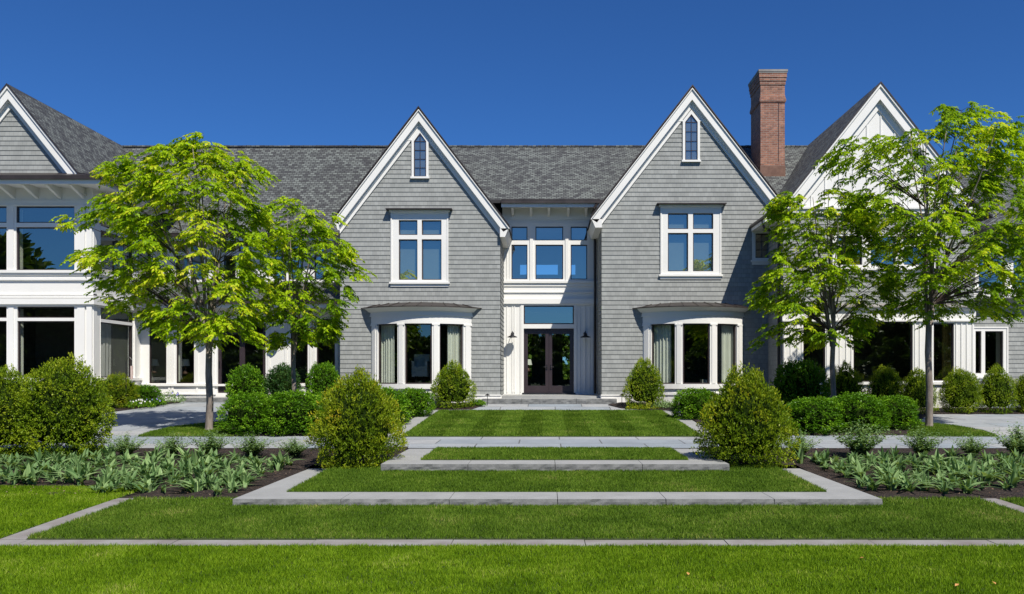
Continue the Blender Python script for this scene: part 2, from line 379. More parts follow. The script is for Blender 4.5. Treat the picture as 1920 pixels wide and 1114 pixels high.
def slab(name, e0, e1, r1, r0, th=.12, mat='slate', mb=None):
    """roof plane: eave corners e0,e1 ridge corners r1,r0, uv in metres"""
    own = mb is None; mb = mb or MB()
    e0, e1, r1, r0 = map(Vector, (e0, e1, r1, r0))
    al = (e1 - e0).normalized(); up = ((r0 - e0) - al * (r0 - e0).dot(al)).normalized()
    uvf = lambda p: ((p - e0).dot(al) + 40, (p - e0).dot(up) + 40)
    q = [e0, e1, r1, r0]; dn = Vector((0, 0, -th))
    mb.face(q, [uvf(p) for p in q]); mb.face([p + dn for p in q])
    for i in range(4): a, b_ = q[i], q[(i + 1) % 4]; mb.face([a, b_, b_ + dn, a + dn])
    if own: return hb(mb, name, M[mat])
def gable_house(d, xl, xr, apex, tips, base_py, holes, do=None, wallmat='shingle', back=34.93 * K, wall_base=None, boards=(.49, .26), skirt=True):
    do = do or d - .22
    xa, za = fx(apex[0], do), fz(apex[1], do)
    xL, xR = fx(tips[0], do), fx(tips[1], do)
    m = tips[2]
    FR = front(d); FO = front(do)
    zb = fz(base_py, d) if wall_base is None else wall_base
    L, Rr = fx(xl, d), fx(xr, d)
    t = .45
    top = lambda x: za - m * abs(x - xa) - t
    poly = [(L, zb), (Rr, zb), (Rr, top(Rr)), (xa, za - t), (L, top(L))]
    mb = MB(); shingles(mb, FR, poly, holes)
    if wallmat == 'shingle': hb(mb, 'shingle_wall', M['shingle'])
    # roof
    mb = MB()
    zr = lambda x: za - m * abs(x - xa)
    slab('', (xL, do - .05, zr(xL)), (xL, back, zr(xL)), (xa, back, za), (xa, do - .05, za), .10, mb=mb)
    slab('', (xR, do - .05, zr(xR)), (xR, back, zr(xR)), (xa, back, za), (xa, do - .05, za), .10, mb=mb)
    hb(mb, 'gable_roof', M['slate'])
    # dark drip edge
    mb = MB()
    for x in (xL, xR): mb.prism(FO, [(xa, za + .01), (x, zr(x) + .01), (x, zr(x) - .05), (xa, za - .05)], .055, .075)
    hb(mb, 'drip_edge', M['roofmetal'])
    b1, b2 = boards[0] * K, boards[1] * K
    mb = MB()
    for x in (xL, xR):
        sgn = 1 if x > xa else -1
        mb.prism(FO, [(xa, za - .10), (x, zr(x) - .10), (x - sgn * .22, zr(x - sgn * .22) - b1), (xa, za - b1)], -.04, .0)
        mb.prism(FO, [(xa, za - .05), (x, zr(x) - .05), (x, zr(x) - .15), (xa, za - .15)], .001, .05)
        xi = L if sgn < 0 else Rr
        mb.prism(FR, [(xa, za - b1 + .05), (xi, zr(xi) - b1 + .05), (xi, zr(xi) - b1 - b2), (xa, za - b1 - b2)], .0, .06)
        mb.prism(FR, [(xa, za - b1 + .05), (xi, zr(xi) - b1 + .05), (xi, zr(xi) - b1 - b2 * .35), (xa, za - b1 - b2 * .35)], .06, .10)
        # soffit
        y0, y1 = do + .04, d
        mb.face([(xa, y0, za - .13), (x, y0, zr(x) - .13), (x, y1, zr(x) - .13), (xa, y1, za - .13)])
        mb.face([(xa, y0, za - b1), (x - sgn * .22, y0, zr(x - sgn * .22) - b1), (x - sgn * .22, y1, zr(x - sgn * .22) - b1), (xa, y1, za - b1)])
        # boxed eave running back
        x0_, x1_ = sorted((xi, x - sgn * .04))
        mb.hexa([(xi, do, zr(x) - .42), (x - sgn * .16, do, zr(x) - .42), (x - sgn * .16, back - 1, zr(x) - .42), (xi, back - 1, zr(x) - .42),
                 (xi, do, zr(x) - .11), (x - sgn * .03, do, zr(x) - .11), (x - sgn * .03, back - 1, zr(x) - .11), (xi, back - 1, zr(x) - .11)])
    hb(mb, 'bargeboard', M['white'])
    return L, Rr, zb, xa, za, zr
# bays -------------------------------------------------
def bay(cx):
    a, s = 1.74 * K, .80; RR = (a * a + s * s) / (2 * s); q = RR - s
    def P(th, r, z): return (cx + r * math.sin(th), dB - (r * math.cos(th) - q), z)
    def arc(mb, t0, t1, z0, z1, r0, r1, k=10, m=0, r1t=None):
        r1t = r1t or r1
        tm = math.acos(min(1, q / r1)) ; t0, t1 = max(t0, -tm), min(t1, tm)
        for i in range(k):
            A, B = t0 + (t1 - t0) * i / k, t0 + (t1 - t0) * (i + 1) / k
            mb.face([P(A, r1, z0), P(B, r1, z0), P(B, r1t, z1), P(A, r1t, z1)], None, m)
            mb.face([P(A, r0, z0), P(B, r0, z0), P(B, r1, z0), P(A, r1, z0)], None, m)
            mb.face([P(A, r0, z1), P(B, r0, z1), P(B, r1t, z1), P(A, r1t, z1)], None, m)
            mb.face([P(A, r0, z0), P(B, r0, z0), P(B, r0, z1), P(A, r0, z1)], None, m)
        for A in (t0, t1): mb.face([P(A, r0, z0), P(A, r1, z0), P(A, r1t, z1), P(A, r0, z1)], None, m)
    dm = dB - .6
    Z = lambda py: fz(py, dm)
    TM = math.acos(q / RR)
    mb = MB()
    arc(mb, -2, 2, Z(762), Z(729), RR - .2, RR - .02, 20)           # base
    arc(mb, -2, 2, Z(729), Z(720), RR - .2, RR + .05, 20)            # sill
    arc(mb, -2, 2, Z(741), Z(737), RR - .1, RR + .01, 20)
    w_ = hb(mb, 'bay_window', M['white'])
    mb = MB()
    arc(mb, -2, 2, Z(607), Z(592), RR - .2, RR + .01, 20)            # frieze
    arc(mb, -2, 2, Z(592), Z(590), RR - .2, RR + .05, 20)
    arc(mb, -2, 2, Z(590), Z(584), RR - .2, RR + .03, 20)
    arc(mb, -2, 2, Z(584), Z(577), RR - .2, RR + .06, 20, r1t=RR + .26)  # cornice cove
    hb(mb, 'cornice', M['white'], w_)
    mb = MB()
    th = [-TM, -R(38.5), -R(17.5), -R(11.2), R(11.2), R(17.5), R(38.5), TM]
    for i in (0, 2, 4, 6):
        arc(mb, th[i], th[i + 1], Z(720), Z(607), RR - .2, RR, 3)
        c = (th[i] + th[i + 1]) / 2; e = (th[i + 1] - th[i]) * .28
        arc(mb, c - e, c + e, Z(719), Z(610), RR, RR + .03, 2)
        arc(mb, th[i], th[i + 1], Z(610), Z(607), RR - .1, RR + .035, 3)
    hb(mb, 'post', M['white'], w_)
    sb_ = MB(); gb = MB()
    for i in (1, 3, 5):
        t0, t1 = th[i], th[i + 1]; g = .045; e = g / RR
        arc(sb_, t0, t0 + e, Z(720), Z(607), RR - .16, RR - .07, 1); arc(sb_, t1 - e, t1, Z(720), Z(607), RR - .16, RR - .07, 1)
        arc(sb_, t0, t1, Z(720), Z(720) + g, RR - .16, RR - .07, 6); arc(sb_, t0, t1, Z(607) - g, Z(607), RR - .16, RR - .07, 6)
        p = [P(t0 + e, RR - .12, 0), P(t1 - e, RR - .12, 0)]
        z0, z1 = Z(720) + g, Z(607) - g
        A, B = t0 + e * .5, t1 - e * .5
        gb.face([P(A, RR - .10, z0), P(B, RR - .10, z0), P(B, RR - .10, z1), P(A, RR - .10, z1)])
    hb(sb_, 'sash', M['dark'], w_)
    hb(gb, 'pane', M['glass'], w_)
    # metal roof
    mb = MB(); re = RR + .30; tm = math.acos(q / re); k = 24; ze = Z(577)
    top = lambda t: (cx + re * math.sin(t) * .80, dB - .0, ze + .03 + .22 * max(0, math.cos(t / tm * math.pi / 2)) ** .45)
    for i in range(k):
        A, B = -tm + 2 * tm * i / k, -tm + 2 * tm * (i + 1) / k
        mb.face([P(A, re, ze), P(B, re, ze), P(B, re, ze + .035), P(A, re, ze + .035)])
        mb.face([P(A, re, ze + .035), P(B, re, ze + .035), top(B), top(A)])
        mb.face([P(A, re - .3, ze), P(B, re - .3, ze), P(B, re, ze), P(A, re, ze)], None, 1)
    for i in range(1, 10):
        t = -tm + 2 * tm * i / 10
        mb.tube([Vector(P(t, re, ze + .045)), Vector(top(t)) + Vector((0, -.01, .012))], .013, 4)
    hb(mb, 'roof', [M['roofmetal'], M['white']], w_)
    return P, RR, Z
def hole(d, *a): return rect(d, *a)
# left gable ------------------------------------------------
w1 = rect(dB, 733, 841, 398, 529); c1 = [rect(dB, *q) for q in ((748, 783, 413, 441), (791, 828, 413, 441), (748, 783, 449, 525), (791, 828, 449, 525))]
w2 = rect(dB, 1238, 1352, 388, 515); c2 = [rect(dB, *q) for q in ((1252, 1290, 400, 430), (1299, 1337, 400, 430), (1252, 1290, 437, 509), (1299, 1337, 437, 509))]
w3 = rect(dB, 1410, 1449, 431, 488); c3 = [rect(dB, 1416, 1442, 438, 484)]
sh = lambda r, e=.02: (r[0] + e, r[1] - e, r[2] + e, r[3] - e)
bx1, bx2 = fx(790, dB), fx(1299, dB)
def bh(cx): return (cx - 1.6 * K, cx + 1.6 * K, fz(722, dB), fz(606, dB))
G1 = gable_house(dB, 638, 938, (785, 200), (625, 955, 1.31), 741, [sh(w1), bh(bx1)])
G2 = gable_house(dB, 1128, 1472, (1298, 160), (1108, 1484, 1.29), 741, [sh(w2), sh(w3), bh(bx2)])
window(FB, w1, c1, cap=True, blind=True, label='four-light window above the left bay'); window(FB, w2, c2, cap=True, blind=True, label='four-light window above the right bay')
window(FB, w3, c3, muntins=(2, 3), label='small six-light window in the shade')
bayP1 = bay(bx1); bayP2 = bay(bx2)
# white skirt
for (a, b_) in ((638, 938), (1128, 1440)):
    mb = MB(); mb.fbox(FB, fx(a, dB) - .02, fx(b_, dB) + .02, fz(765, dB), fz(742, dB), -.1, .045); mb.fbox(FB, fx(a, dB) - .03, fx(b_, dB) + .03, fz(742, dB), fz(740, dB), -.1, .075)
    hb(mb, 'skirting_board', M['white'])
# pointed attic windows
for (a, b_, yb, ys, ya, ym) in ((776.5, 799.5, 332, 266, 250, 241), (1284, 1307.5, 301, 230, 215, 206)):
    L, Rr = fx(a, dB), fx(b_, dB); cxx = (L + Rr) / 2; zb, zs_, za = fz(yb, dB), fz(ys, dB), fz(ya, dB)
    t = .085
    mb = MB()
    mb.prism(FB, [(L - t, zb), (L, zb), (L, zs_), (L - t, zs_ + .05)], 0, .075); mb.prism(FB, [(Rr, zb), (Rr + t, zb), (Rr + t, zs_ + .05), (Rr, zs_)], 0, .075)
    mb.prism(FB, [(L - t, zs_ + .05), (L, zs_), (cxx, za), (cxx, za + .16)], 0, .075); mb.prism(FB, [(Rr + t, zs_ + .05), (Rr, zs_), (cxx, za), (cxx, za + .16)], 0, .075)
    mb.fbox(FB, L - .12, Rr + .12, zb - .07, zb, 0, .11); mb.fbox(FB, L - .30, L - .06, zs_ + .03, zs_ + .07, 0, .07); mb.fbox(FB, Rr + .06, Rr + .30, zs_ + .03, zs_ + .07, 0, .07)
    wn = hb(mb, 'attic_window', M['white'])
    mb = MB(); g = .03
    mb.fbox(FB, L, L + g, zb, zs_, .02, .055); mb.fbox(FB, Rr - g, Rr, zb, zs_, .02, .055); mb.fbox(FB, L, Rr, zb, zb + g, .02, .055)
    mb.prism(FB, [(L, zs_), (L + g, zs_), (cxx, za - g * 2), (cxx, za)], .02, .055); mb.prism(FB, [(Rr, zs_), (Rr - g, zs_), (cxx, za - g * 2), (cxx, za)], .02, .055)
    mb.fbox(FB, cxx - .011, cxx + .011, zb, za - .03, .032, .05)
    for i in range(1, 5): z = zb + (zs_ - zb) * i / 4; mb.fbox(FB, L, Rr, z - .011, z + .011, .03, .048)
    hb(mb, 'sash', M['dark'], wn)
    mb = MB(); mb.prism(FB, [(L, zb), (Rr, zb), (Rr, zs_), (cxx, za), (L, zs_)], -.02, .022); hb(mb, 'backing', M['inner'], wn)
    mb = MB(); mb.face([FB(u, z, .028) for u, z in [(L, zb), (Rr, zb), (Rr, zs_), (cxx, za), (L, zs_)]]); hb(mb, 'pane', M['glass_up'], wn)
# gable side walls flanking the entry
mb = MB(); X0 = fx(938, dB); shingles(mb, sideR(X0), [(dB, fz(741, dB)), (dE, fz(741, dB)), (dE, ZC + 5.6 * K), (dB, ZC + 5.6 * K)], [], z_ref=fz(741, dB)); mb.fbox(sideR(X0), dB, dE, fz(765, dB), fz(742, dB), 0, .045, 1)
hb(mb, 'shingle_wall', [M['shingle'], M['white']])
mb = MB(); X1 = fx(1128, dB); shingles(mb, sideL(X1), [(dB, fz(741, dB)), (dE, fz(741, dB)), (dE, ZC + 5.6 * K), (dB, ZC + 5.6 * K)], [], z_ref=fz(741, dB)); mb.fbox(sideL(X1), dB, dE, fz(765, dB), fz(742, dB), 0, .045, 1)
hb(mb, 'shingle_wall', [M['shingle'], M['white']])
mb = MB(); XL1 = fx(638, dB); shingles(mb, sideL(XL1), [(dB, fz(750, dB)), (32.5 * K, fz(750, dB)), (32.5 * K, ZC + 5.5 * K), (dB, ZC + 5.5 * K)], []); hb(mb, 'shingle_wall', M['shingle'])
# corner fill strips
# entry recess ----------------------------------------------
up_cells = []
for (a, b_) in ((959, 989), (1004, 1056), (1070, 1101)): up_cells += [rect(dE, a, b_, 425, 451), rect(dE, a, b_, 459, 524)]
door_op = rect(dE, 982, 1076, 616, 737); tr_op = rect(dE, 982, 1076, 573, 608)
mb = MB(); EL, ER = X0 - .05, X1 + .05
panel(mb, FE, EL, ER, fz(760, dE), ZC + 6.6 * K, [sh(rect(dE, 955, 1105, 421, 528)), door_op, tr_op], -.15, 0)
E = lambda u0, u1, y0, y1, n_: mb.fbox(FE, fx(u0, dE), fx(u1, dE), fz(y1, dE), fz(y0, dE), 0, n_)
for px in (951, 961, 965, 976, 1087, 1097, 1106, 1111, 944): E(px - 1, px + .6, 573, 736, .03)
for px in (944, 951, 1106, 1112): E(px - 1, px + .6, 421, 527, .03)
E(938, 1121, 527, 531, .10); E(938, 1121, 531, 537, .04); E(938, 1121, 547, 549, .05); E(938, 1121, 559, 561, .06); E(938, 1121, 561, 570, .09); E(938, 1121, 570, 573, .04)
E(977, 982, 571, 737, .05); E(1076, 1081, 571, 737, .05); E(977, 1081, 608, 616, .045)
E(938, 1121, 418, 421, .05); E(975, 1085, 737, 740, .12)
hb(mb, 'entry_wall', M['white'])
w_ = window(FE, rect(dE, 955, 1105, 421, 528), up_cells, n1=.03, sill=False, label='triple window over the front door')
window(FE, (tr_op[0] - .001, tr_op[1] + .001, tr_op[2] - .001, tr_op[3] + .001), [tr_op], n1=-.03, sill=False, name='transom_window', sashw=.045)
# pilaster strips between the three upper lights
for px in (996.5, 1063): mb = MB(); E(px - 3, px + 3, 421, 527, .07); hb(mb, 'pilaster', M['white'])
# doors
mid = (door_op[0] + door_op[1]) / 2
for s_, (a, b_) in ((1, (door_op[0] + .04, mid - .004)), (-1, (mid + .004, door_op[1] - .04))):
    z0, z1 = door_op[2] + .02, door_op[3] - .07; st = .13
    mb = MB(); op = (a + .12, b_ - .13, z0 + .27, z1 - .14) if s_ > 0 else (a + .13, b_ - .12, z0 + .27, z1 - .14)
    panel(mb, FE, a, b_, z0, z1, [op], -.16, -.10)
    dr = hb(mb, 'front_door', M['door'], label='glazed leaf on the %s' % ('left' if s_ > 0 else 'right'))
    g = MB(); g.face([FE(op[0], op[2], -.13), FE(op[1], op[2], -.13), FE(op[1], op[3], -.13), FE(op[0], op[3], -.13)]); hb(g, 'pane', M['glass'], dr)
    mb = MB(); hx = mid - s_ * .075; hz = fz(688, dE)
    mb.fbox(FE, hx - .02, hx + .02, hz - .11, hz + .09, -.10, -.085); mb.tube([FE(hx, hz, -.085), FE(hx, hz, -.03), FE(hx - s_ * .13, hz - .005, -.03)], .011, 8)
    mb.lathe(FE(hx, hz - .07, -.07), [(0, .02), (.018, .015), (.018, -.015), (0, -.02)], 8)
    hb(mb, 'door_handle', M['black'], dr)
mb = MB(); panel(mb, FE, door_op[0], door_op[1], door_op[2], door_op[3], [(door_op[0] + .04, door_op[1] - .04, door_op[2] + .02, door_op[3] - .07)], -.2, -.06); hb(mb, 'door_frame', M['door'])
mb = MB(); mb.fbox(FE, door_op[0] - .06, door_op[1] + .06, fz(739, dE), fz(736.5, dE), -.2, .14); hb(mb, 'door_threshold', M['black'])
# rooms behind the entry with back windows
bd = 38.5 * K
br = lambda x0, x1, y0, y1: (fx(x0, bd), fx(x1, bd), fz(y1, bd), fz(y0, bd))
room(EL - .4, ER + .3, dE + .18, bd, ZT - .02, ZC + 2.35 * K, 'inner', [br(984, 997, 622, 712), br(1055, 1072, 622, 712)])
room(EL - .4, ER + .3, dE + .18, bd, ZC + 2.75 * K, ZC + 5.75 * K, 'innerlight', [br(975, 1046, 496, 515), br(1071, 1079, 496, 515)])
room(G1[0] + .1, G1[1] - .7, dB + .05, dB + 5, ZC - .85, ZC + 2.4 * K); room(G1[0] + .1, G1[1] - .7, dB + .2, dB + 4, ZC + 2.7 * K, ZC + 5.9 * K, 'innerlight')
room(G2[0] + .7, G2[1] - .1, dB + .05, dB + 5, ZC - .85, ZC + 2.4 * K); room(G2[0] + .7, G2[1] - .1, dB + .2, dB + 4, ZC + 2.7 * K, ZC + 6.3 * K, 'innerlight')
# main roofs --------------------------------------------------
RD, RZ = 34.93 * K, ZC + 9.32 * K
xm = -4.33 * K; xm2 = 5.05 * K; xE = 10.84 * K; xCr = -17.3 * K
eL = (31.8 * K, ZC + 5.25 * K); eM = (31.2 * K, ZC + 6.38 * K)
mb = MB()
slab('', (xCr, eL[0], eL[1]), (xm, eL[0], eL[1]), (xm, RD, RZ), (xCr, RD, RZ), mb=mb)
slab('', (xm, eM[0], eM[1]), (xE, eM[0], eM[1]), (xE, RD, RZ), (xm, RD, RZ), mb=mb)
slab('', (xCr, 2 * RD - eM[0], eM[1]), (xE, 2 * RD - eM[0], eM[1]), (xE, RD, RZ), (xCr, RD, RZ), mb=mb)
x = xCr
while x < xE:      # ridge caps
    mb.box(x, x + .19, RD - .09, RD + .09, RZ - .03, RZ + .035 + random.uniform(-.006, .008)); x += .2
mr = hb(mb, 'main_roof', M['slate'])
mb = MB(); mb.box(xCr + 3, G1[0] - .3, 38.4 * K, 38.5 * K + .05, ZC - 1, ZC + 6.4 * K); hb(mb, 'rear_wall', M['white'])
mb = MB(); mb.box(G2[0] + 1, xE, 38.4 * K, 38.5 * K + .05, ZC - 1, ZC + 6.4 * K); hb(mb, 'rear_wall', M['white'])
def gutter(x0, x1, d, z, fascia=.14, name='gutter'):
    mb = MB(); mb.box(x0, x1, d - .10, d + .02, z - .12, z + .02); mb.box(x0, x1, d - .11, d - .09, z - .0, z + .035); hb(mb, name, M['roofmetal'])
    mb = MB(); mb.box(x0, x1, d + .0, d + .06, z - .12 - fascia, z - .10); hb(mb, 'fascia_board', M['white'])
gutter(EL, ER, eM[0], eM[1] - .02)
mb = MB(); mb.face([(EL, eM[0] + .05, eM[1] - .2), (ER, eM[0] + .05, eM[1] - .2), (ER, dE, eM[1] - .16), (EL, dE, eM[1] - .16)]); mb.fbox(FE, EL, ER, fz(412, dE), fz(384, dE), 0, .03); hb(mb, 'soffit', M['white'])
for px in (962, 996, 1029, 1065, 1098):
    xx = fx(px, dE); mb = MB()
    zt = eM[1] - .17
    mb.hexa([(xx - .05, eM[0] + .12, zt - .12), (xx + .05, eM[0] + .12, zt - .12), (xx + .05, dE, zt - .34), (xx - .05, dE, zt - .34), (xx - .05, eM[0] + .12, zt), (xx + .05, eM[0] + .12, zt), (xx + .05, dE, zt), (xx - .05, dE, zt)])
    hb(mb, 'rafter_tail', M['white'])
gutter(fx(300, eL[0]), XL1, eL[0], eL[1] - .02)
# downspout right of entry
mb = MB(); gx = X1 - .13; mb.tube([(gx + .1, eM[0] - .05, eM[1] - .1), (gx - .05, eM[0] - .05, eM[1] - .32), (gx - .1, eM[0] + .3, eM[1] - .48), (gx + .03, dE - .14, eM[1] - .62), (gx + .03, dE - .12, eM[1] - .9), (gx + .03, dE - .12, ZT - .02)], .05, 8); hb(mb, 'downspout', M['roofmetal'])
# chimney -----------------------------------------------------
cd0, cd1 = 32.77 * K, 34.3 * K; c0, c1_ = fx(1426, cd0), fx(1471.5, cd0)
mb = MB(); mb.box(c0, c1_, cd0, cd1, ZC + 6.6 * K, fz(190, cd0))
for (ya, yb, e) in ((192, 183, .03), (183, 179, .012), (179, 159, .0), (159, 152, .025), (152, 146, .05), (146, 137, .07), (190, 186, .045)):
    mb.box(c0 - e, c1_ + e, cd0 - e, cd1 + e, fz(ya, cd0), fz(yb, cd0))
# sides of the sunk panel, drawn only by its painted shadow lines
a0, a1 = fx(1437, cd0), fx(1460, cd0)
ch = hb(mb, 'chimney', M['brick'], label='tall red brick chimney with corbelled top')
mb = MB(); mb.box(c0 - .10, c1_ + .10, cd0 - .10, cd1 + .10, fz(135.5, cd0), fz(131.5, cd0)); mb.box(c0 - .085, c1_ + .085, cd0 - .085, cd1 + .085, fz(138, cd0), fz(135.5, cd0)); hb(mb, 'chimney_cap', M['edgestone'], ch)
mb = MB(); mb.box(a0, a1, cd0 - .004, cd0 + .01, fz(191.5, cd0), fz(190.2, cd0)); mb.box(a1 - .025, a1, cd0 - .004, cd0 + .01, fz(303, cd0), fz(190.2, cd0)); hb(mb, 'panel_shadow_lines', M['black'], ch)  # black strips standing in for shadow at the sunk panel's top and right
mb = MB(); mb.box(c0 - .02, c1_ + .02, cd0 - .03, cd1, fz(334, cd0), fz(311, cd0)); hb(mb, 'flashing', M['copper'], ch)
# ---------------- left wing
XC = -14.7 * K; XC0 = -19.9 * K
sl_ = 1.26
cells_u = [rect(dC, 31, 140, 387, 418), rect(dC, 31, 140, 426, 507), rect(dC, -95, 13, 387, 418), rect(dC, -95, 13, 426, 507)]
cells_l = [rect(dC, 33, 140, 575, 596), rect(dC, 33, 140, 602, 708), rect(dC, -95, 13, 575, 596), rect(dC, -95, 13, 602, 708)]
wu = rect(dC, -100, 146, 384, 509); wl = rect(dC, -100, 146, 573, 711)
mb = MB(); ztC = ZC + 6.3 * K
panel(mb, FC, XC0, XC, fz(775, dC), ztC, [sh(wu), sh(wl)], -.153, 0)
Cc = lambda u0, u1, y0, y1, n_, n0=0: mb.fbox(FC, u0, u1, fz(y1, dC), fz(y0, dC), n0, n_)
for (y0, y1, n_) in ((507, 512, .10), (512, 516, .05), (522, 526, .07), (551, 554, .05), (555, 559, .09), (560, 571, .13), (571, 574, .06), (376, 384, .03), (384, 386, .06)):
    mb.box(XC0, XC + n_, dC - n_, dC, fz(y1, dC), fz(y0, dC)); mb.box(XC, XC + n_, dC, 32.4 * K, fz(y1, dC), fz(y0, dC))
Cc(fx(146, dC), fx(160, dC), 386, 507, .05); Cc(fx(146, dC), fx(160, dC), 574, 760, .05); Cc(fx(164, dC), XC + .02, 386, 507, .07); Cc(fx(164, dC), XC + .02, 574, 760, .07)
Cc(fx(17, dC), fx(27, dC), 386, 507, .05); Cc(fx(17, dC), fx(27, dC), 574, 760, .05); Cc(XC0, XC, 711, 716, .09); Cc(XC0, XC, 745, 775, .04)
hb(mb, 'wing_wall', M['white'])
window(FC, wu, cells_u, n1=.02, sill=False, label='upper corner windows of the left wing'); window(FC, wl, cells_l, n1=.02, sill=False, label='lower corner windows of the left wing')
# wing side wall (faces right)
FS = sideR(XC)
def sd(px): return XC * F / (px - VX)      # depth on the side wall seen at px
zz = lambda py, px: ZC + (VY - py) * sd(px) / F
su0, su1 = sd(188), sd(248); su2, su3 = sd(258), sd(283)
zt_, zb_ = fz(387, dC), fz(507, dC); lt_, lb_ = fz(575, dC), fz(708, dC)
sc1 = [(su0, su1, zb_, fz(426, dC)), (su0, su1, fz(418, dC), zt_), (su2, su3, zb_, fz(426, dC)), (su2, su3, fz(418, dC), zt_)]
sc2 = [(su0, su1, lb_, fz(602, dC)), (su0, su1, fz(596, dC), lt_)]
mb = MB(); panel(mb, FS, dC + .152, 32.6 * K, fz(775, dC), ztC, [sc1[0], sc1[1], sc1[2], sc1[3]] + sc2, -.15, 0)
mb.fbox(FS, dC - .0, dC + .22, fz(760, dC), zb_ - .1, 0, .05); mb.fbox(FS, dC, dC + .2, zb_, zt_ + .02, 0, .05); mb.fbox(FS, su1 + .1, su1 + .3, fz(760, dC), fz(574, dC), 0, .05)
mb.fbox(FS, dC, 31 * K, lb_ - .12, lb_ - .02, 0, .08)
hb(mb, 'wing_wall', M['white'])
ew = .001
window(FS, (su0 - ew, su1 + ew, zb_ - ew, zt_ + ew), sc1[:2], n1=.015, sill=False); window(FS, (su2 - ew, su3 + ew, zb_ - ew, zt_ + ew), sc1[2:], n1=.015, sill=False)
window(FS, (su0 - ew, su1 + ew, lb_ - ew, lt_ + ew), sc2, n1=.015, sill=False)
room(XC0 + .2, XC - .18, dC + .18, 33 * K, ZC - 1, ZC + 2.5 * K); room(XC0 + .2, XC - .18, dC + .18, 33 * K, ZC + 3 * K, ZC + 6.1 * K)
# wing roof
zr0 = ZC + 9.35 * K; do = 27.48 * K; xs = 2.45 * K
mb = MB()
slab('', (xCr + xs, do, zr0 - sl_ * xs), (xCr + xs, 35.2 * K, zr0 - sl_ * xs), (xCr, 35.2 * K, zr0), (xCr, do, zr0), mb=mb)
slab('', (xCr - xs, do, zr0 - sl_ * xs), (xCr - xs, 35.2 * K, zr0 - sl_ * xs), (xCr, 35.2 * K, zr0), (xCr, do, zr0), mb=mb)
slab('', (XC + .85, 26.9 * K, ZC + 6.22 * K), (XC + .85, 33.4 * K, ZC + 6.22 * K), (xCr + xs - .3, 33.4 * K, zr0 - sl_ * xs + .28), (xCr + xs - .3, 27.5 * K, zr0 - sl_ * xs + .28), .08, mb=mb)
hb(mb, 'wing_roof', M['slate'])
mb = MB()
d0_, z0_ = 26.75 * K, ZC + 6.2 * K
slab('', (XC0 - .8, d0_, z0_), (XC + .85, d0_, z0_), (XC + .1, dC, z0_ + .36), (XC0 - .8, dC, z0_ + .36), .06, mb=mb)
mb.box(XC0 - .8, XC + .86, d0_ - .1, d0_ + .03, z0_ - .10, z0_ + .03); mb.box(XC + .83, XC + .96, d0_ - .1, 32 * K, z0_ - .10, z0_ + .03)
x = XC0
while x < XC + .6: mb.box(x, x + .03, d0_, dC, z0_ + .0, z0_ + .05); x += .52
hb(mb, 'eave_roof', M['roofmetal'])
mb = MB(); mb.box(XC0 - .8, XC + .80, d0_, d0_ + .06, z0_ - .24, z0_ - .08); mb.box(XC + .74, XC + .80, d0_ + .06, 32 * K, z0_ - .24, z0_ - .08)
mb.box(XC0 - .8, XC + .78, d0_ + .03, dC, z0_ - .16, z0_ - .13); mb.box(XC, XC + .78, dC, 32 * K, z0_ - .16, z0_ - .13)
hb(mb, 'soffit', M['white'])
for i in range(9):
    xx = fx(157 - 43.5 * i, dC) ; mb = MB(); zt = z0_ - .16
    mb.hexa([(xx - .05, d0_ + .15, zt - .09), (xx + .05, d0_ + .15, zt - .09), (xx + .05, dC, zt - .38), (xx - .05, dC, zt - .38), (xx - .05, d0_ + .15, zt), (xx + .05, d0_ + .15, zt), (xx + .05, dC, zt), (xx - .05, dC, zt)]); hb(mb, 'rafter_tail', M['white'])
for i in range(5):
    yy = dC + .75 + i * .8; mb = MB()
    mb.hexa([(XC + .65, yy - .05, zt - .09), (XC + .65, yy + .05, zt - .09), (XC, yy + .05, zt - .38), (XC, yy - .05, zt - .38), (XC + .65, yy - .05, zt), (XC + .65, yy + .05, zt), (XC, yy + .05, zt), (XC, yy - .05, zt)]); hb(mb, 'rafter_tail', M['white'])
# wing gable
mb = MB(); zg = z0_ + .3
shingles(mb, FC, [(xCr - (zr0 - .4 - zg) / sl_, zg), (xCr + (zr0 - .4 - zg) / sl_, zg), (xCr, zr0 - .4)], [])
hb(mb, 'shingle_wall', M['shingle'])
def rake(FR, FO, xa, za, m_, run, b1, b2, nb=0, left=True):
    mb = MB(); mb2 = MB()
    for s_ in (-1, 1):
        x = xa + s_ * run; z = za - m_ * run
        mb.prism(FO, [(xa, za - .1), (x, z - .1), (x - s_ * .2, za - m_ * (run - .2) - b1), (xa, za - b1)], -.04, 0)
        mb.prism(FO, [(xa, za - .05), (x, z - .05), (x, z - .15), (xa, za - .15)], .001, .05)
        mb.prism(FR, [(xa, za - b1 + .05), (x - s_ * .3, za - m_ * (run - .3) - b1 + .05), (x - s_ * .3, za - m_ * (run - .3) - b1 - b2), (xa, za - b1 - b2)], 0, .06)
        y0 = FO(0, 0, 0)[1]; y1 = FR(0, 0, 0)[1]
        mb.face([(xa, y0, za - b1), (x, y0, z - b1), (x, y1, z - b1), (xa, y1, za - b1)])
        mb2.prism(FO, [(xa, za + .01), (x, z + .01), (x, z - .05), (xa, za - .05)], .055, .075)
    hb(mb, 'bargeboard', M['white']); hb(mb2, 'drip_edge', M['roofmetal'])
rake(FC, front(do), xCr, zr0, sl_, xs, .48 * K, .24 * K)
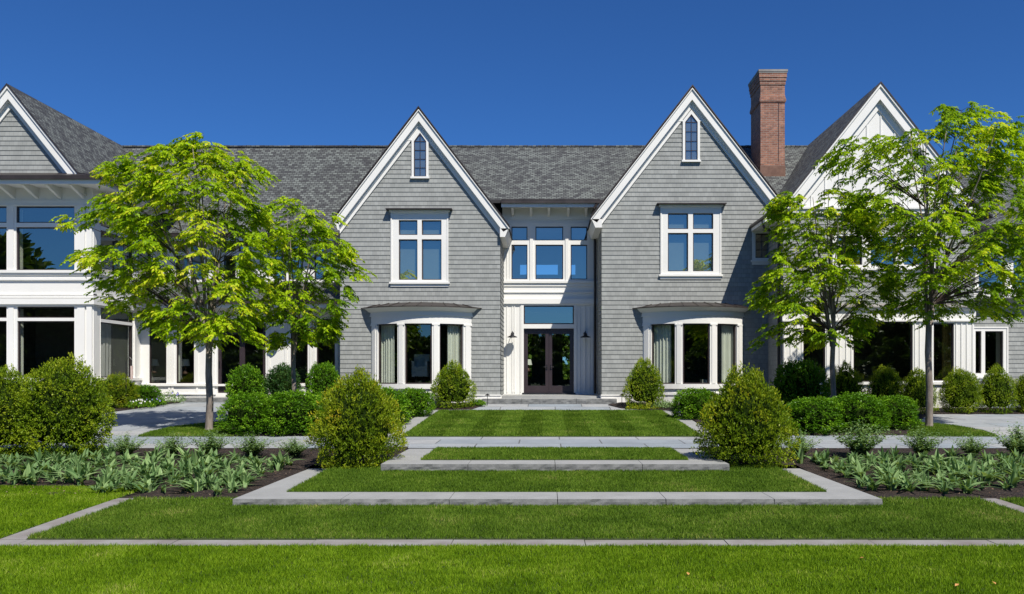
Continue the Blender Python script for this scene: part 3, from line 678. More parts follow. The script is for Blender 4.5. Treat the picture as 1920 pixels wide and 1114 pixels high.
# ---------------- middle left: ground floor, porch roof and upper wall
dM = 31 * K; FM = front(dM); MX1 = XL1
gw = [rect(dM, 280, 312, 598, 719), rect(dM, 331, 364, 598, 719), rect(dM, 545, 577, 598, 719), rect(dM, 594, 628, 598, 719)]
gd_ = rect(dM, 408, 498, 606, 737)
mb = MB(); panel(mb, FM, XC, MX1, fz(765, dM), fz(556, dM), gw + [gd_], -.15, 0)
Mm = lambda a, b_, y0, y1, n_: mb.fbox(FM, fx(a, dM), fx(b_, dM), fz(y1, dM), fz(y0, dM), 0, n_)
for a in (262, 318, 324, 370, 401, 504, 536, 583, 589, 632): Mm(a - 2, a + 2, 575, 738, .035)
Mm(266, 637, 720, 724, .08); Mm(266, 405, 738, 740, .05); Mm(503, 637, 738, 740, .05); Mm(266, 637, 566, 572, .08); Mm(266, 637, 590, 593, .05)
hb(mb, 'ground_floor_wall', M['white'])
for g in gw: window(FM, (g[0] - ew, g[1] + ew, g[2] - ew, g[3] + ew), [g], n1=-.02, sill=False)
# garden door: two glazed leaves
mb = MB(); m3 = (gd_[0] + gd_[1]) / 2
cl = [(gd_[0] + .12, m3 - .1, gd_[2] + .22, gd_[3] - .42), (m3 + .1, gd_[1] - .12, gd_[2] + .22, gd_[3] - .42), (gd_[0] + .12, m3 - .1, gd_[3] - .36, gd_[3] - .08), (m3 + .1, gd_[1] - .12, gd_[3] - .36, gd_[3] - .08)]
panel(mb, FM, gd_[0], gd_[1], gd_[2], gd_[3], cl, -.14, -.06); dr = hb(mb, 'garden_door', M['door'], label='dark glazed double door behind the tree')
g = MB()
for c in cl: g.face([FM(c[0], c[2], -.1), FM(c[1], c[2], -.1), FM(c[1], c[3], -.1), FM(c[0], c[3], -.1)])
hb(g, 'pane', M['glass'], dr)
mb = MB(); mb.fbox(FM, gd_[0] + .03, gd_[0] + .07, ZT + 1.0, ZT + 1.25, -.06, -.03); hb(mb, 'door_handle', M['black'], dr)
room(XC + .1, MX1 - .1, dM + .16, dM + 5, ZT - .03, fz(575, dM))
mb = MB(); pz = ZC + 2.62 * K
slab('', (XC, 30.1 * K, pz), (MX1, 30.1 * K, pz), (MX1, 32.5 * K, pz + .95), (XC, 32.5 * K, pz + .95), .08, mb=mb); hb(mb, 'porch_roof', M['slate'])
gutter(XC + .3, MX1, 30.1 * K, pz - .02)
mb = MB(); mb.face([(XC, 30.15 * K, pz - .2), (MX1, 30.15 * K, pz - .2), (MX1, dM, pz - .2), (XC, dM, pz - .2)]); hb(mb, 'soffit', M['white'])
dU = 32.5 * K; FU = front(dU)
uw = [[rect(dU, a, a + 22, 452, 472), rect(dU, a, a + 22, 479, 524)] for a in (330, 358, 420, 448, 515, 543, 590)]
mb = MB(); panel(mb, FU, XC, MX1, ZC + 2.4 * K, ZC + 5.2 * K, [sh((q[0][0], q[0][1], q[1][2], q[0][3]), -.0) for q in uw], -.15, 0)
hb(mb, 'upper_wall', M['white'])
for q in uw: window(FU, (q[0][0] - ew, q[0][1] + ew, q[1][2] - ew, q[0][3] + ew), q, n1=.01, sill=False)
room(XC + .1, MX1 - .1, dU + .16, dU + 4, ZC + 2.7 * K, ZC + 5.1 * K, 'innerlight')
# ---------------- right wing
XW0, XW1 = fx(1468, dW), fx(1826, dW); zrE = ZC + 9.45 * K; doW = 27.6 * K; slE = 1.265; rE = 2.91 * K
mb = MB()
slab('', (xE - rE, doW, zrE - slE * rE), (xE - rE, 35.5 * K, zrE - slE * rE), (xE, 35.5 * K, zrE), (xE, doW, zrE), mb=mb)
slab('', (xE + rE, doW, zrE - slE * rE), (xE + rE, 35.5 * K, zrE - slE * rE), (xE, 35.5 * K, zrE), (xE, doW, zrE), mb=mb)
xf, zf_ = fx(1436, 27.6 * K), fz(403, 27.6 * K)
slab('', (xf, doW + .1, zf_), (xf, 34 * K, zf_), (xE - rE + .1, 34 * K, zrE - slE * (rE - .1)), (xE - rE + .1, doW + .1, zrE - slE * (rE - .1)), .07, mb=mb)
slab('', (2 * xE - xf, doW + .1, zf_), (2 * xE - xf, 34 * K, zf_), (xE + rE - .1, 34 * K, zrE - slE * (rE - .1)), (xE + rE - .1, doW + .1, zrE - slE * (rE - .1)), .07, mb=mb)
hb(mb, 'wing_roof', M['slate'])
rake(FW, front(doW), xE, zrE, slE, rE, .55 * K, .3 * K)
mb = MB(); zg = fz(392, dW)
hw = (zrE - .35 - zg) / slE
mb.prism(FW, [(xE - hw, zg), (xE + hw, zg), (xE, zrE - .35)], -.1, 0)
for i in range(-5, 6):
    u = xE + i * .48 + .1; zt = zrE - .75 * K - slE * abs(u - xE)
    if zt > zg + .1: mb.fbox(FW, u - .02, u + .02, zg, zt, 0, .025)
mb.fbox(FW, XW0, XW1, zg - .16, zg, 0, .1); mb.fbox(FW, XW0, XW1, zg - .02, zg + .04, 0, .16)
hb(mb, 'gable_panel', M['white'])
ww = rect(dW, 1560, 1752, 436, 503)
wc = [rect(dW, a, b_, y0, y1) for (a, b_) in ((1568, 1616), (1632, 1679), (1694, 1741)) for (y0, y1) in ((443, 458), (462, 497))]
zs2, zs1 = fz(574, dW), zg - .16
mb = MB(); shingles(mb, FW, [(XW0, zs2), (XW1, zs2), (XW1, zs1), (XW0, zs1)], [sh(ww)]); hb(mb, 'shingle_wall', M['shingle'])
window(FW, ww, wc, label='upper triple window of the right wing')
ops = [rect(dW, 1506, 1547, 606, 714), rect(dW, 1600, 1711, 603, 716), rect(dW, 1750, 1788, 606, 714)]
mb = MB(); panel(mb, FW, XW0, XW1, fz(775, dW), zs2, ops, -.2, .02)
Ww = lambda a, b_, y0, y1, n_: mb.fbox(FW, fx(a, dW), fx(b_, dW), fz(y1, dW), fz(y0, dW), .02, n_)
Ww(1466, 1828, 577, 581, .16); Ww(1466, 1828, 581, 600, .07); Ww(1466, 1828, 600, 603, .1); Ww(1468, 1826, 716, 721, .1); Ww(1468, 1826, 745, 775, .06)
for a in (1470, 1482, 1494, 1503, 1550, 1562, 1574, 1586, 1596, 1715, 1724, 1737, 1747, 1792, 1802, 1812, 1823): Ww(a - 1, a + 1, 603, 716, .045)
hb(mb, 'ground_floor_wall', M['white'])
mb = MB(); mb.hexa([(XW0 - .02, dW - .22, zs2 - .06), (XW1 + .02, dW - .22, zs2 - .06), (XW1 + .02, dW, zs2 - .06), (XW0 - .02, dW, zs2 - .06), (XW0 - .02, dW - .22, zs2 - .03), (XW1 + .02, dW - .22, zs2 - .03), (XW1 + .02, dW, zs2 + .09), (XW0 - .02, dW, zs2 + .09)]); hb(mb, 'ledge', M['edgestone'])
for g in ops: window(FW, (g[0] - ew, g[1] + ew, g[2] - ew, g[3] + ew), [g], n1=.0, sill=False)
mb = MB(); shingles(mb, sideL(XW0), [(dW, fz(765, dW)), (dB, fz(765, dW)), (dB, zf_), (dW, zf_)], []); hb(mb, 'shingle_wall', M['shingle'])
mb = MB(); mb.box(xf + .1, XW0, doW + .15, dB - .05, zf_ - .22, zf_ - .12); mb.box(xf, xf + .06, doW + .1, dB - .05, zf_ - .22, zf_ - .06); hb(mb, 'soffit', M['white'])
mb = MB(); mb.tube([(xf - .02, doW + .1, zf_ - .05), (xf - .02, dB - .05, zf_ - .05)], .06, 8); hb(mb, 'gutter', M['roofmetal'])
mb = MB(); mb.tube([(xf, dW + .25, zf_ - .1), (xf + .05, dW + .25, zf_ - .35), (XW0 - .08, dW + .25, zf_ - .62), (XW0 - .08, dW + .25, zf_ - .9), (XW0 - .08, dW + .25, gz(29.4) + .1)], .05, 8); hb(mb, 'downspout', M['roofmetal'])
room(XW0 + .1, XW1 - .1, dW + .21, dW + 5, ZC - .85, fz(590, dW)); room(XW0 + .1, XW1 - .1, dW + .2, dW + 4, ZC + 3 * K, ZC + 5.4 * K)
# far right section
dF = 30 * K; FF = front(dF); XF0, XF1 = XW1 - .1, 22 * K
f1 = rect(dF, 1822, 1889, 613, 706); f1c = [rect(dF, 1828, 1839, 621, 700), rect(dF, 1846, 1880, 621, 700)]
f2 = rect(dF, 1826, 1990, 452, 546); f2c = [rect(dF, a, b_, y0, y1) for (a, b_) in ((1834, 1884), (1899, 1949)) for (y0, y1) in ((459, 478), (484, 540))]
mb = MB(); shingles(mb, FF, [(XF0, fz(765, dF)), (XF1, fz(765, dF)), (XF1, ZC + 5.2 * K), (XF0, ZC + 5.2 * K)], [sh(f1), sh(f2)]); hb(mb, 'shingle_wall', M['shingle'])
window(FF, f1, f1c, label='white framed window at the far right'); window(FF, f2, f2c, label='upper window at the far right')
mb = MB(); mb.box(XF0, XF1, dF - .5, dF, fz(560, dF), fz(548, dF)); mb.box(XF0, XF1, dF - .55, dF, fz(548, dF), fz(545, dF)); hb(mb, 'belt_cornice', M['white'])
mb = MB(); slab('', (xE, 29.2 * K, ZC + 5.1 * K), (XF1 + .5, 29.2 * K, ZC + 5.1 * K), (XF1 + .5, RD, ZC + 8.56 * K), (xE, RD, ZC + 8.56 * K), mb=mb)
slab('', (xE, 2 * RD - 29.2 * K, ZC + 5.1 * K), (XF1 + .5, 2 * RD - 29.2 * K, ZC + 5.1 * K), (XF1 + .5, RD, ZC + 8.56 * K), (xE, RD, ZC + 8.56 * K), mb=mb); hb(mb, 'side_roof', M['slate'])
room(XF0 + .2, XF1 - .2, dF + .1, dF + 4, ZC - .85, fz(575, dF)); room(XF0 + .2, XF1 - .2, dF + .1, dF + 4, ZC + 2.8 * K, ZC + 5 * K, 'innerlight')

# ================================================================= things on the house
def lantern(px, py, d, label):
    x, z = fx(px, d), fz(py, d); t = empty('wall_lantern', (x, d, z)); tag(t, label, 'wall lamp', 'barn style wall lamps')
    mb = MB(); mb.tube([(0, -.0, .13), (0, -.05, .13)], .065, 12); mb.tube([(0, -.04, .13), (0, -.14, .22), (0, -.26, .22), (0, -.32, .12)], .014, 8); mb.build('bracket', M['black'], t)
    mb = MB(); mb.lathe((0, -.32, 0), [(.02, .14), (.05, .13), (.07, .05), (.19, -.005), (.20, -.03), (.185, -.03), (.06, .03), (0, .04)], 24); mb.build('shade', M['black'], t, True)
lantern(961, 632, dE - .03, 'black barn style wall lamp to the left of the front door, in the sun')
lantern(1097, 632, dE - .03, 'black barn style wall lamp to the right of the front door, in the shade')
lantern(386, 622, dM - .03, 'black wall lamp on the white wall behind the large left tree')
lantern(519, 632, dM - .03, 'black wall lamp right of the dark garden door, half hidden by leaves')
def curtain(cx, px0, px1, dep, z0, z1, label):
    mb = MB(); x0, x1 = fx(px0, dep), fx(px1, dep); k = 40; P_ = []
    for i in range(k + 1):
        u = i / k; P_.append((x0 + (x1 - x0) * u, dep + .045 * math.sin(u * math.pi * 9) + .015 * math.sin(u * 40)))
    for i in range(k):
        mb.face([(P_[i][0], P_[i][1], z0), (P_[i + 1][0], P_[i + 1][1], z0), (P_[i + 1][0], P_[i + 1][1], z1), (P_[i][0], P_[i][1], z1)])
    o = mb.build('curtain', M['curtain'], None, True); tag(o, label, 'curtain', 'curtains in the windows')
Zb = bayP1[2]
def bow_curtain(bp, t0, t1, label):
    P, RR, Z = bp; mb = MB(); k = 48; z0, z1 = Z(721), Z(606); pts = []
    for i in range(k + 1):
        u = i / k; pts.append((R(t0 + (t1 - t0) * u), RR - .27 + .035 * math.sin(u * math.pi * 11) + .012 * math.sin(u * 47)))
    for i in range(k): (a, ra), (b_, rb) = pts[i], pts[i + 1]; mb.face([P(a, ra, z0), P(b_, rb, z0), P(b_, rb, z1), P(a, ra, z1)])
    o = mb.build('curtain', M['curtain'], None, True); tag(o, label, 'curtain', 'curtains in the windows')
bow_curtain(bayP1, -40, -24, 'cream curtain at the left side of the left bay window')
bow_curtain(bayP1, 26, 40, 'cream curtain at the right side of the left bay window')
bow_curtain(bayP2, -40, -22, 'cream curtain at the left side of the right bay window')
bow_curtain(bayP2, 26, 40, 'cream curtain at the right side of the right bay window')
curtain(0, 811, 826, dB + .4, c1[2][2], c1[1][3], 'pale curtain behind the upper window of the left gable')
o = MB(); o.box(fx(1768, 30), fx(1784, 30), 30.0, 30.08, fz(714, 30), fz(608, 30)); o.box(fx(1769, 30), fx(1783, 30), 29.97, 30.0, fz(713, 30), fz(609, 30))
o = o.build('window_blind', simple('ochre_fabric', (.35, .24, .08), (.45, .33, .12), 20, .9, sx=(6, 1, 1))); tag(o, 'ochre pleated blind behind the narrow window of the right wing', 'blind')

curtain(0, 36, 43, dC + .35, fz(706, dC), fz(578, dC), 'pale curtain at the left side of the large lower wing window')
curtain(0, 36, 42, dC + .35, fz(504, dC), fz(390, dC), 'pale curtain at the left side of the large upper wing window')
curtain(0, 333, 337, dM + .3, fz(716, dM), fz(600, dM), 'narrow pale curtain in the second window left of the garden door')
curtain(0, 1868, 1877, dF + .4, fz(698, dF), fz(622, dF), 'pale curtain in the white framed window at the far right')
def tlamp(px, py, d, h, label):
    z = fz(py, d); t = empty('table_lamp', (fx(px, d), d, z)); tag(t, label, 'lamp')
    mb = MB(); mb.lathe((0, 0, 0), [(.0, 0), (.09, 0), (.11, .05), (.06, h * .3), (.03, h * .5), (.02, h * .62)], 16); mb.build('base', M['copper'], t, True)
    mb = MB(); mb.lathe((0, 0, 0), [(.17, h * .55), (.12, h)], 18); mb.build('lamp_shade', M['curtain'], t, True)
tlamp(290, 700, dM + .8, .55, 'small pale lamp behind the first narrow window of the white ground floor')
tlamp(348, 702, dM + .8, .6, 'cream lamp behind the second narrow window of the white ground floor')
tlamp(990, 697, dE + .7, .5, 'white lamp inside the hall, seen through the left door leaf')
for (x0, x1, d, y0, y1, lb) in ((774, 803, dB + .9, 694, 664, 'pale upholstered armchair inside the left bay window'), (1310, 1330, dB + .9, 712, 694, 'small pale stool inside the right bay window')):
    X0_, X1_, Z0_, Z1_ = fx(x0, d), fx(x1, d), fz(y0, d) - .35, fz(y1, d); t = empty('armchair' if x0 < 1000 else 'stool', ((X0_ + X1_) / 2, d, Z0_)); tag(t, lb, 'chair' if x0 < 1000 else 'stool')
    W2, HH = (X1_ - X0_) / 2, Z1_ - Z0_
    mb = MB(); mb.box(-W2 + .1, W2 - .1, -.25, .3, .12, HH * .5); mb.build('seat', M['curtain'], t)
    if x0 < 1000:
        mb = MB(); mb.box(-W2, W2, .301, .42, .1, HH); mb.build('backrest', M['curtain'], t)
        for q in (-1, 1): mb = MB(); mb.box(*sorted((q * W2, q * (W2 - .098))), -.27, .3, .1, HH * .72); mb.build('armrest', M['curtain'], t)
    for qx in (-1, 1):
        for qy in (-.2, .25): mb = MB(); mb.tube([(qx * (W2 - .14), qy, -.1), (qx * (W2 - .14), qy, .12)], .02, 6); mb.build('leg', M['dark'], t)
# ================================================================= ground, paving, steps
def sheet(name, x0, x1, d0, d1, hf, off, nx, ny, mat, kind='structure', jit=0, skirt=0, curve=None):
    mb = MB(); xs_ = [x0 + (x1 - x0) * i / nx for i in range(nx + 1)]; ds = [d0 + (d1 - d0) * i / ny for i in range(ny + 1)]
    H = [[hf(d) + off + (jit * noise.noise((x * 2.5, d * 2.5, 3)) if jit and 0 < i < nx and 0 < j < ny else 0) for i, x in enumerate(xs_)] for j, d in enumerate(ds)]
    k0 = 0
    for j in range(ny + 1):
        for i in range(nx + 1): mb.v.append((xs_[i], ds[j], H[j][i]))
    for j in range(ny):
        for i in range(nx):
            a = j * (nx + 1) + i; mb.f.append((a, a + 1, a + nx + 2, a + nx + 1)); mb.uv += [(xs_[i], ds[j]), (xs_[i + 1], ds[j]), (xs_[i + 1], ds[j + 1]), (xs_[i], ds[j + 1])]; mb.m.append(0)
    if skirt:
        for (p, q) in (((x0, d0), (x1, d0)), ((x1, d0), (x1, d1)), ((x1, d1), (x0, d1)), ((x0, d1), (x0, d0))):
            n_ = 12
            for i in range(n_):
                a = (p[0] + (q[0] - p[0]) * i / n_, p[1] + (q[1] - p[1]) * i / n_); b_ = (p[0] + (q[0] - p[0]) * (i + 1) / n_, p[1] + (q[1] - p[1]) * (i + 1) / n_)
                mb.face([(*a, hf(a[1]) + off - skirt), (*b_, hf(b_[1]) + off - skirt), (*b_, hf(b_[1]) + off), (*a, hf(a[1]) + off)])
    o = mb.build(name, M[mat] if isinstance(mat, str) else mat); tag(o, kind=kind); return o
def polysheet(name, pts, hf, off, mat, edge=.06, sub=6, jit=0):
    """thick patch with a raised flat top following the ground; grid clipped to a convex polygon"""
    mb = MB(); x0, x1 = min(p[0] for p in pts), max(p[0] for p in pts); y0, y1 = min(p[1] for p in pts), max(p[1] for p in pts)
    st = max((x1 - x0), (y1 - y0)) / (sub * 4)
    hz = lambda x, y: hf(y) + off + (jit * noise.noise((x * 3, y * 3, 1)) if jit else 0)
    x = x0
    while x < x1:
        y = y0
        while y < y1:
            p = clip(clip(clip(clip(pts, 0, x, True), 0, x + st, False), 1, y, True), 1, y + st, False)
            if len(p) >= 3: mb.face([(a, b_, hz(a, b_)) for a, b_ in p], [(a, b_) for a, b_ in p])
            y += st
        x += st
    for i in range(len(pts)):
        a, b_ = pts[i], pts[(i + 1) % len(pts)]; n_ = 10
        for j in range(n_):
            p = (a[0] + (b_[0] - a[0]) * j / n_, a[1] + (b_[1] - a[1]) * j / n_); q = (a[0] + (b_[0] - a[0]) * (j + 1) / n_, a[1] + (b_[1] - a[1]) * (j + 1) / n_)
            mb.face([(*p, hz(*p) - edge), (*q, hz(*q) - edge), (*q, hz(*q)), (*p, hz(*p))])
    o = mb.build(name, M[mat]); tag(o, kind='structure'); return o
# one big ground sheet
mb = MB(); xsG = [-900, -300, -100, -40, -25, -15, 15, 25, 40, 100, 300, 900]; dsG = [-900, -300, -100, -40, -10, 7, 9.8, 12.9, 14.1, 16.2, 18.2, 18.4, 21.2, 28.75, 30.9, 33, 60, 120, 300, 900]
for d in dsG:
    for x in xsG: mb.v.append((x, d, gz(d) - .05))
nx = len(xsG)
for j in range(len(dsG) - 1):
    for i in range(nx - 1): a = j * nx + i; mb.f.append((a, a + 1, a + nx + 1, a + nx)); mb.uv += [(0, 0)] * 4; mb.m.append(0)
tag(mb.build('ground', M['turf']), kind='structure')
pave = sheet('paving', -24, 24, 18.4, 33.8, gz, 0, 24, 60, 'paving')
# planting beds
sheet('mulch_bed', -15, CX - 4.66, 12.96, 18.38, gz, 0, 70, 60, 'mulch', jit=.05)
sheet('mulch_bed', CX + 4.66, 17, 12.96, 18.38, gz, 0, 80, 60, 'mulch', jit=.05)
sheet('mulch_bed', CX - 4.66, CX - 3.12, 16.21, 18.38, gz, .04, 16, 20, 'mulch', jit=.03)
sheet('mulch_bed', CX + 3.12, CX + 4.66, 16.21, 18.38, gz, .04, 16, 20, 'mulch', jit=.03)
BEDL = [GP(436, 818), (CX - 4.22, 21.5), (CX - 4.22, 27.6), (-10.4, 28.2), GP(425, 790)]
polysheet('mulch_bed', BEDL, gz, .03, 'mulch', jit=.02)
BEDR = [(CX + 4.22, 21.5), GP(1700, 816), GP(1716, 795), (12.2, 27.2), (CX + 4.22, 27.6)]
polysheet('mulch_bed', BEDR, gz, .03, 'mulch', jit=.02)
polysheet('mulch_bed', [GP(180, 778), GP(215, 772), GP(335, 756), GP(345, 752), (-12.7, 32.7), (-15.6, 32.7), (-18, 28.0)], gz, .03, 'mulch', jit=.02)
polysheet('mulch_bed', [GP(800, 769), GP(885, 768), GP(905, 761), (-2.45, 31.3), (-7.4, 31.3), (-7.3, 29.3)], gz, .03, 'mulch', jit=.02)
polysheet('mulch_bed', [GP(1165, 766), GP(1262, 771), (9.0, 28.0), (9.0, 31.3), (2.75, 31.3), GP(1140, 760)], gz, .03, 'mulch', jit=.02)
polysheet('mulch_bed', [(8.5, 27.3), (12.5, 27.55), (23, 27.55), (23, 29.4), (8.5, 29.4)], gz, .035, 'mulch', jit=.02)
# lawns: heights
def hl1(d): return ZC - float(np.interp(d, [7, 9.78, 10.12, 12.2, 12.9], [2.0, 1.985, 1.98, 1.914, 1.90]))
def hl2(d): return ZC - float(np.interp(d, [12.9, 15.2, 16.2], [1.80, 1.742, 1.735]))
def hl3(d): return ZC - 1.605
LAWNS = []
def lawn(x0, x1, d0, d1, hf, off, dens, bh=.045, bw=.008, mat='blade2', stripes=False, lip=True):
    o = sheet('lawn', x0, x1, d0, d1, hf, off, 8, 30, 'turf', skirt=.09)
    LAWNS.append((x0, x1, d0, d1, hf, off, dens, bh, bw, mat, stripes))
lawn(-15, 15, 5.5, 9.78, hl1, .012, 8500, .040, .0058, 'blade')
lawn(-15, CX - 6.68, 9.78, 14.1, gz, .012, 6000, .04, .007, 'blade')
lawn(CX + 6.68, 15, 9.78, 12.9, gz, .012, 3800, .045, .009, 'blade2')
lawn(CX - 6.34, CX + 6.34, 10.14, 12.2, hl1, .03, 7000, .042, .0065, 'blade2')
lawn(CX - 6.34, CX - 4.68, 12.2, 12.82, hl1, .03, 3600, .05, .008, 'blade2')
lawn(CX + 4.68, CX + 6.34, 12.2, 12.82, hl1, .03, 3600, .05, .008, 'blade2')
lawn(CX - 4.10, CX + 4.10, 12.95, 15.18, hl2, .015, 5200, .042, .0075, 'blade2')
lawn(CX - 4.10, CX - 3.14, 15.18, 16.2, hl2, .015, 3000, .045, .009, 'blade2')
lawn(CX + 3.14, CX + 4.10, 15.18, 16.2, hl2, .015, 3000, .045, .009, 'blade2')
lawn(CX - 2.50, CX + 2.50, 15.92, 18.38, hl3, .015, 3400, .045, .010, 'blade2')
lawn(CX - 3.75, CX + 3.75, 21.25, 28.75, gz, .02, 2600, .04, .013, 'blade2', True)
PATCH = []
for pts in ([GP(258, 819), GP(438, 819), GP(430, 791), GP(392, 794), GP(330, 801), GP(285, 810)], [GP(1700, 819), GP(1872, 819), GP(1850, 811), GP(1800, 801), GP(1745, 795), GP(1712, 793)]):
    polysheet('lawn', pts, gz, .02, 'turf'); PATCH.append(pts)
def blades(x0, x1, d0, d1, hf, off, dens, bh, bw, stripes, poly=None):
    # only keep what can be near the frame
    A = (x1 - x0) * (d1 - d0); n_ = int(A * dens)
    X = rng.uniform(x0, x1, n_); D = rng.uniform(d0, d1, n_)
    px = VX + X * F / D; keep = (px > -420) & (px < 2340); X, D = X[keep], D[keep]
    if poly is not None:
        ins = np.ones(len(X), bool)
        for i in range(len(poly)):
            a, b_ = poly[i], poly[(i + 1) % len(poly)]
            cr = (b_[0] - a[0]) * (D - a[1]) - (b_[1] - a[1]) * (X - a[0]); ins &= cr > 0
        X, D = X[ins], D[ins]
    n_ = len(X)
    tab = np.linspace(d0, d1, 200); hv = np.array([hf(t) for t in tab]); Z = np.interp(D, tab, hv) + off
    ang = rng.uniform(0, 2 * np.pi, n_); hgt = bh * rng.uniform(.55, 1.2, n_); wd = bw * rng.uniform(.6, 1.3, n_)
    # clumpy height
    cl_ = .5 + .5 * np.sin(X * 7.1 + np.sin(D * 5.3) * 2) * np.sin(D * 9.7 + np.sin(X * 4.1) * 2)
    hgt *= .8 + .4 * cl_
    lx = rng.normal(0, .45, n_); ly = rng.normal(0, .45, n_)
    if stripes:
        sgn = np.sign(np.sin((X - CX + .25) * np.pi / .62)); ly += sgn * .22
    cx_, sx_ = np.cos(ang) * wd, np.sin(ang) * wd
    V = np.empty((n_, 3, 3)); V[:, 0] = np.stack([X - cx_, D - sx_, Z - .01], 1); V[:, 1] = np.stack([X + cx_, D + sx_, Z - .01], 1)
    V[:, 2] = np.stack([X + lx * hgt, D + ly * hgt, Z + hgt], 1)
    C = np.repeat(rng.uniform(0, 1, n_) ** 1.3, 3)
    return V.reshape(-1, 3), C
for mt in ('blade', 'blade2'):
    Vs, Cs = [], []
    for (x0, x1, d0, d1, hf, off, dens, bh_, bw_, mat, st_) in LAWNS:
        if mat == mt: v_, c_ = blades(x0, x1, d0, d1, hf, off, dens, bh_, bw_, st_); Vs.append(v_); Cs.append(c_)
    if mt == 'blade2':
        for pts in PATCH:
            v_, c_ = blades(min(p[0] for p in pts), max(p[0] for p in pts), min(p[1] for p in pts), max(p[1] for p in pts), gz, .02, 2600, .045, .012, False, pts); Vs.append(v_); Cs.append(c_)
    o = link('grass', npmesh('grass', np.concatenate(Vs), 3, np.concatenate(Cs), M[mt])); tag(o, 'mown green grass blades of the lawns' if mt == 'blade2' else 'brighter grass of the foreground lawn', 'grass', kind='stuff')
# stone borders (flat edging)
def edging(name, rects, mat='edgestone', top=.0, hf=gz, th=.10, seed=1, joint=1.5):
    r_ = random.Random(seed); mb = MB()
    for (x0, x1, d0, d1) in rects:
        lx, ly = x1 - x0, d1 - d0; alongx = lx > ly; L_ = max(lx, ly); p = 0; first = True
        while p < L_ - .05:
            q = min(L_, p + joint * r_.uniform(.8, 1.25)); 
            if L_ - q < .4: q = L_
            g = .005; t = top + r_.uniform(-.003, .003)
            a = (x0 + p + g, x0 + q - g, d0, d1) if alongx else (x0, x1, d0 + p + g, d0 + q - g)
            z = lambda d: hf(d) + t
            X0_, X1_, Y0, Y1 = a
            mb.hexa([(X0_, Y0, z(Y0) - th), (X1_, Y0, z(Y0) - th), (X1_, Y1, z(Y1) - th), (X0_, Y1, z(Y1) - th), (X0_, Y0, z(Y0)), (X1_, Y0, z(Y0)), (X1_, Y1, z(Y1)), (X0_, Y1, z(Y1))])
            p = q
    o = mb.build(name, M[mat]); tag(o, kind='structure'); return o
edging('stone_border', [(-15, 15, 9.79, 10.12)], top=.018, hf=hl1, seed=3)
edging('stone_border', [(CX - 6.66, CX - 6.35, 10.13, 12.84), (CX + 6.35, CX + 6.66, 10.13, 12.84), (CX - 6.66, CX - 4.67, 12.84, 12.95), (CX + 4.67, CX + 6.66, 12.84, 12.95)], top=.02, hf=lambda d: hl1(min(d, 12.9)), seed=5)
edging('path_border', [(CX - 4.2, CX - 3.76, 21.22, 28.8), (CX + 3.76, CX + 4.2, 21.22, 28.8)], mat='stone', top=.012, seed=6)
# stone steps
def rough_block(mb, x0, x1, y0, y1, z0, z1, front_rough=True, seed=0):
    k = max(6, int((x1 - x0) / .06)); kz = 4; g = .0045
    x0 += g; x1 -= g
    P_ = [[None] * (kz + 1) for _ in range(k + 1)]
    for i in range(k + 1):
        for j in range(kz + 1):
            x = x0 + (x1 - x0) * i / k; z = z0 + (z1 - z0) * j / kz
            dy = noise.noise((x * 5, z * 11, seed)) * .03 + noise.noise((x * 17, z * 30, seed)) * .012 if front_rough and 0 < i < k else 0
            if j == kz: dy = -.012 + abs(dy) * .3
            P_[i][j] = (x, y0 - dy, z)
    for i in range(k):
        for j in range(kz): mb.face([P_[i][j], P_[i + 1][j], P_[i + 1][j + 1], P_[i][j + 1]], None, 1)
        mb.face([P_[i][kz], P_[i + 1][kz], (x0 + (x1 - x0) * (i + 1) / k, y1, z1), (x0 + (x1 - x0) * i / k, y1, z1)])
    mb.face([(x0, y0, z0), (x0, y1, z0), (x0, y1, z1), (x0, y0, z1)]); mb.face([(x1, y0, z0), (x1, y1, z0), (x1, y1, z1), (x1, y0, z1)])
def ustep(hw, armw, d0, dep, dend, ztop, rise, seed, label, n_):
    mb = MB(); L_, R_ = CX - hw, CX + hw; st = (2 * hw) / n_
    for i in range(n_): rough_block(mb, L_ + st * i, L_ + st * (i + 1), d0, d0 + dep, ztop - rise - .05, ztop, seed=seed + i)
    for (a, b_) in ((L_, L_ + armw), (R_ - armw, R_)):
        y = d0 + dep + .004
        while y < dend - .05:
            y2 = min(dend, y + 1.45); mb.box(a, b_, y, y2 - .006, ztop - rise - .05, ztop - .002); y = y2
    o = mb.build('stone_step', [M['stone'], M['shaded_splitface']]); tag(o, label, 'stone step', 'stone steps in the lawn')
ustep(4.65, .55, 12.2, .73, 16.2, ZC - 1.784, .13, 3, 'lower and wider grey granite step framing the lawn in the foreground', 6)
ustep(3.11, .61, 15.2, .70, 18.4, ZC - 1.60, .138, 21, 'upper and narrower grey granite step framing the small lawn strip', 4)
mb = MB(); a = [fx(905, 29.4 * K), fx(979, 29.4 * K), fx(1080, 29.4 * K), fx(1155, 29.4 * K)]
for i in range(3): rough_block(mb, a[i], a[i + 1], 29.0 * K, dE, gz(30.8) - .05, fz(748, 29.0 * K), seed=50 + i)
mb.box(X0 + .05, X1 - .03, dB + .3, dE - .02, gz(31), ZT - .06)
o = mb.build('entry_step', [M['stone'], M['shaded_splitface']]); tag(o, 'low grey stone step in front of the front door', 'stone step')
mb = MB(); rough_block(mb, fx(338, 30 * K), fx(500, 30 * K), 30.0 * K, dM - .05, gz(31) - .05, fz(746, 30 * K), seed=70); o = mb.build('garden_step', [M['stone'], M['shaded_splitface']]); tag(o, 'low stone step in front of the garden door behind the left tree', 'stone step')

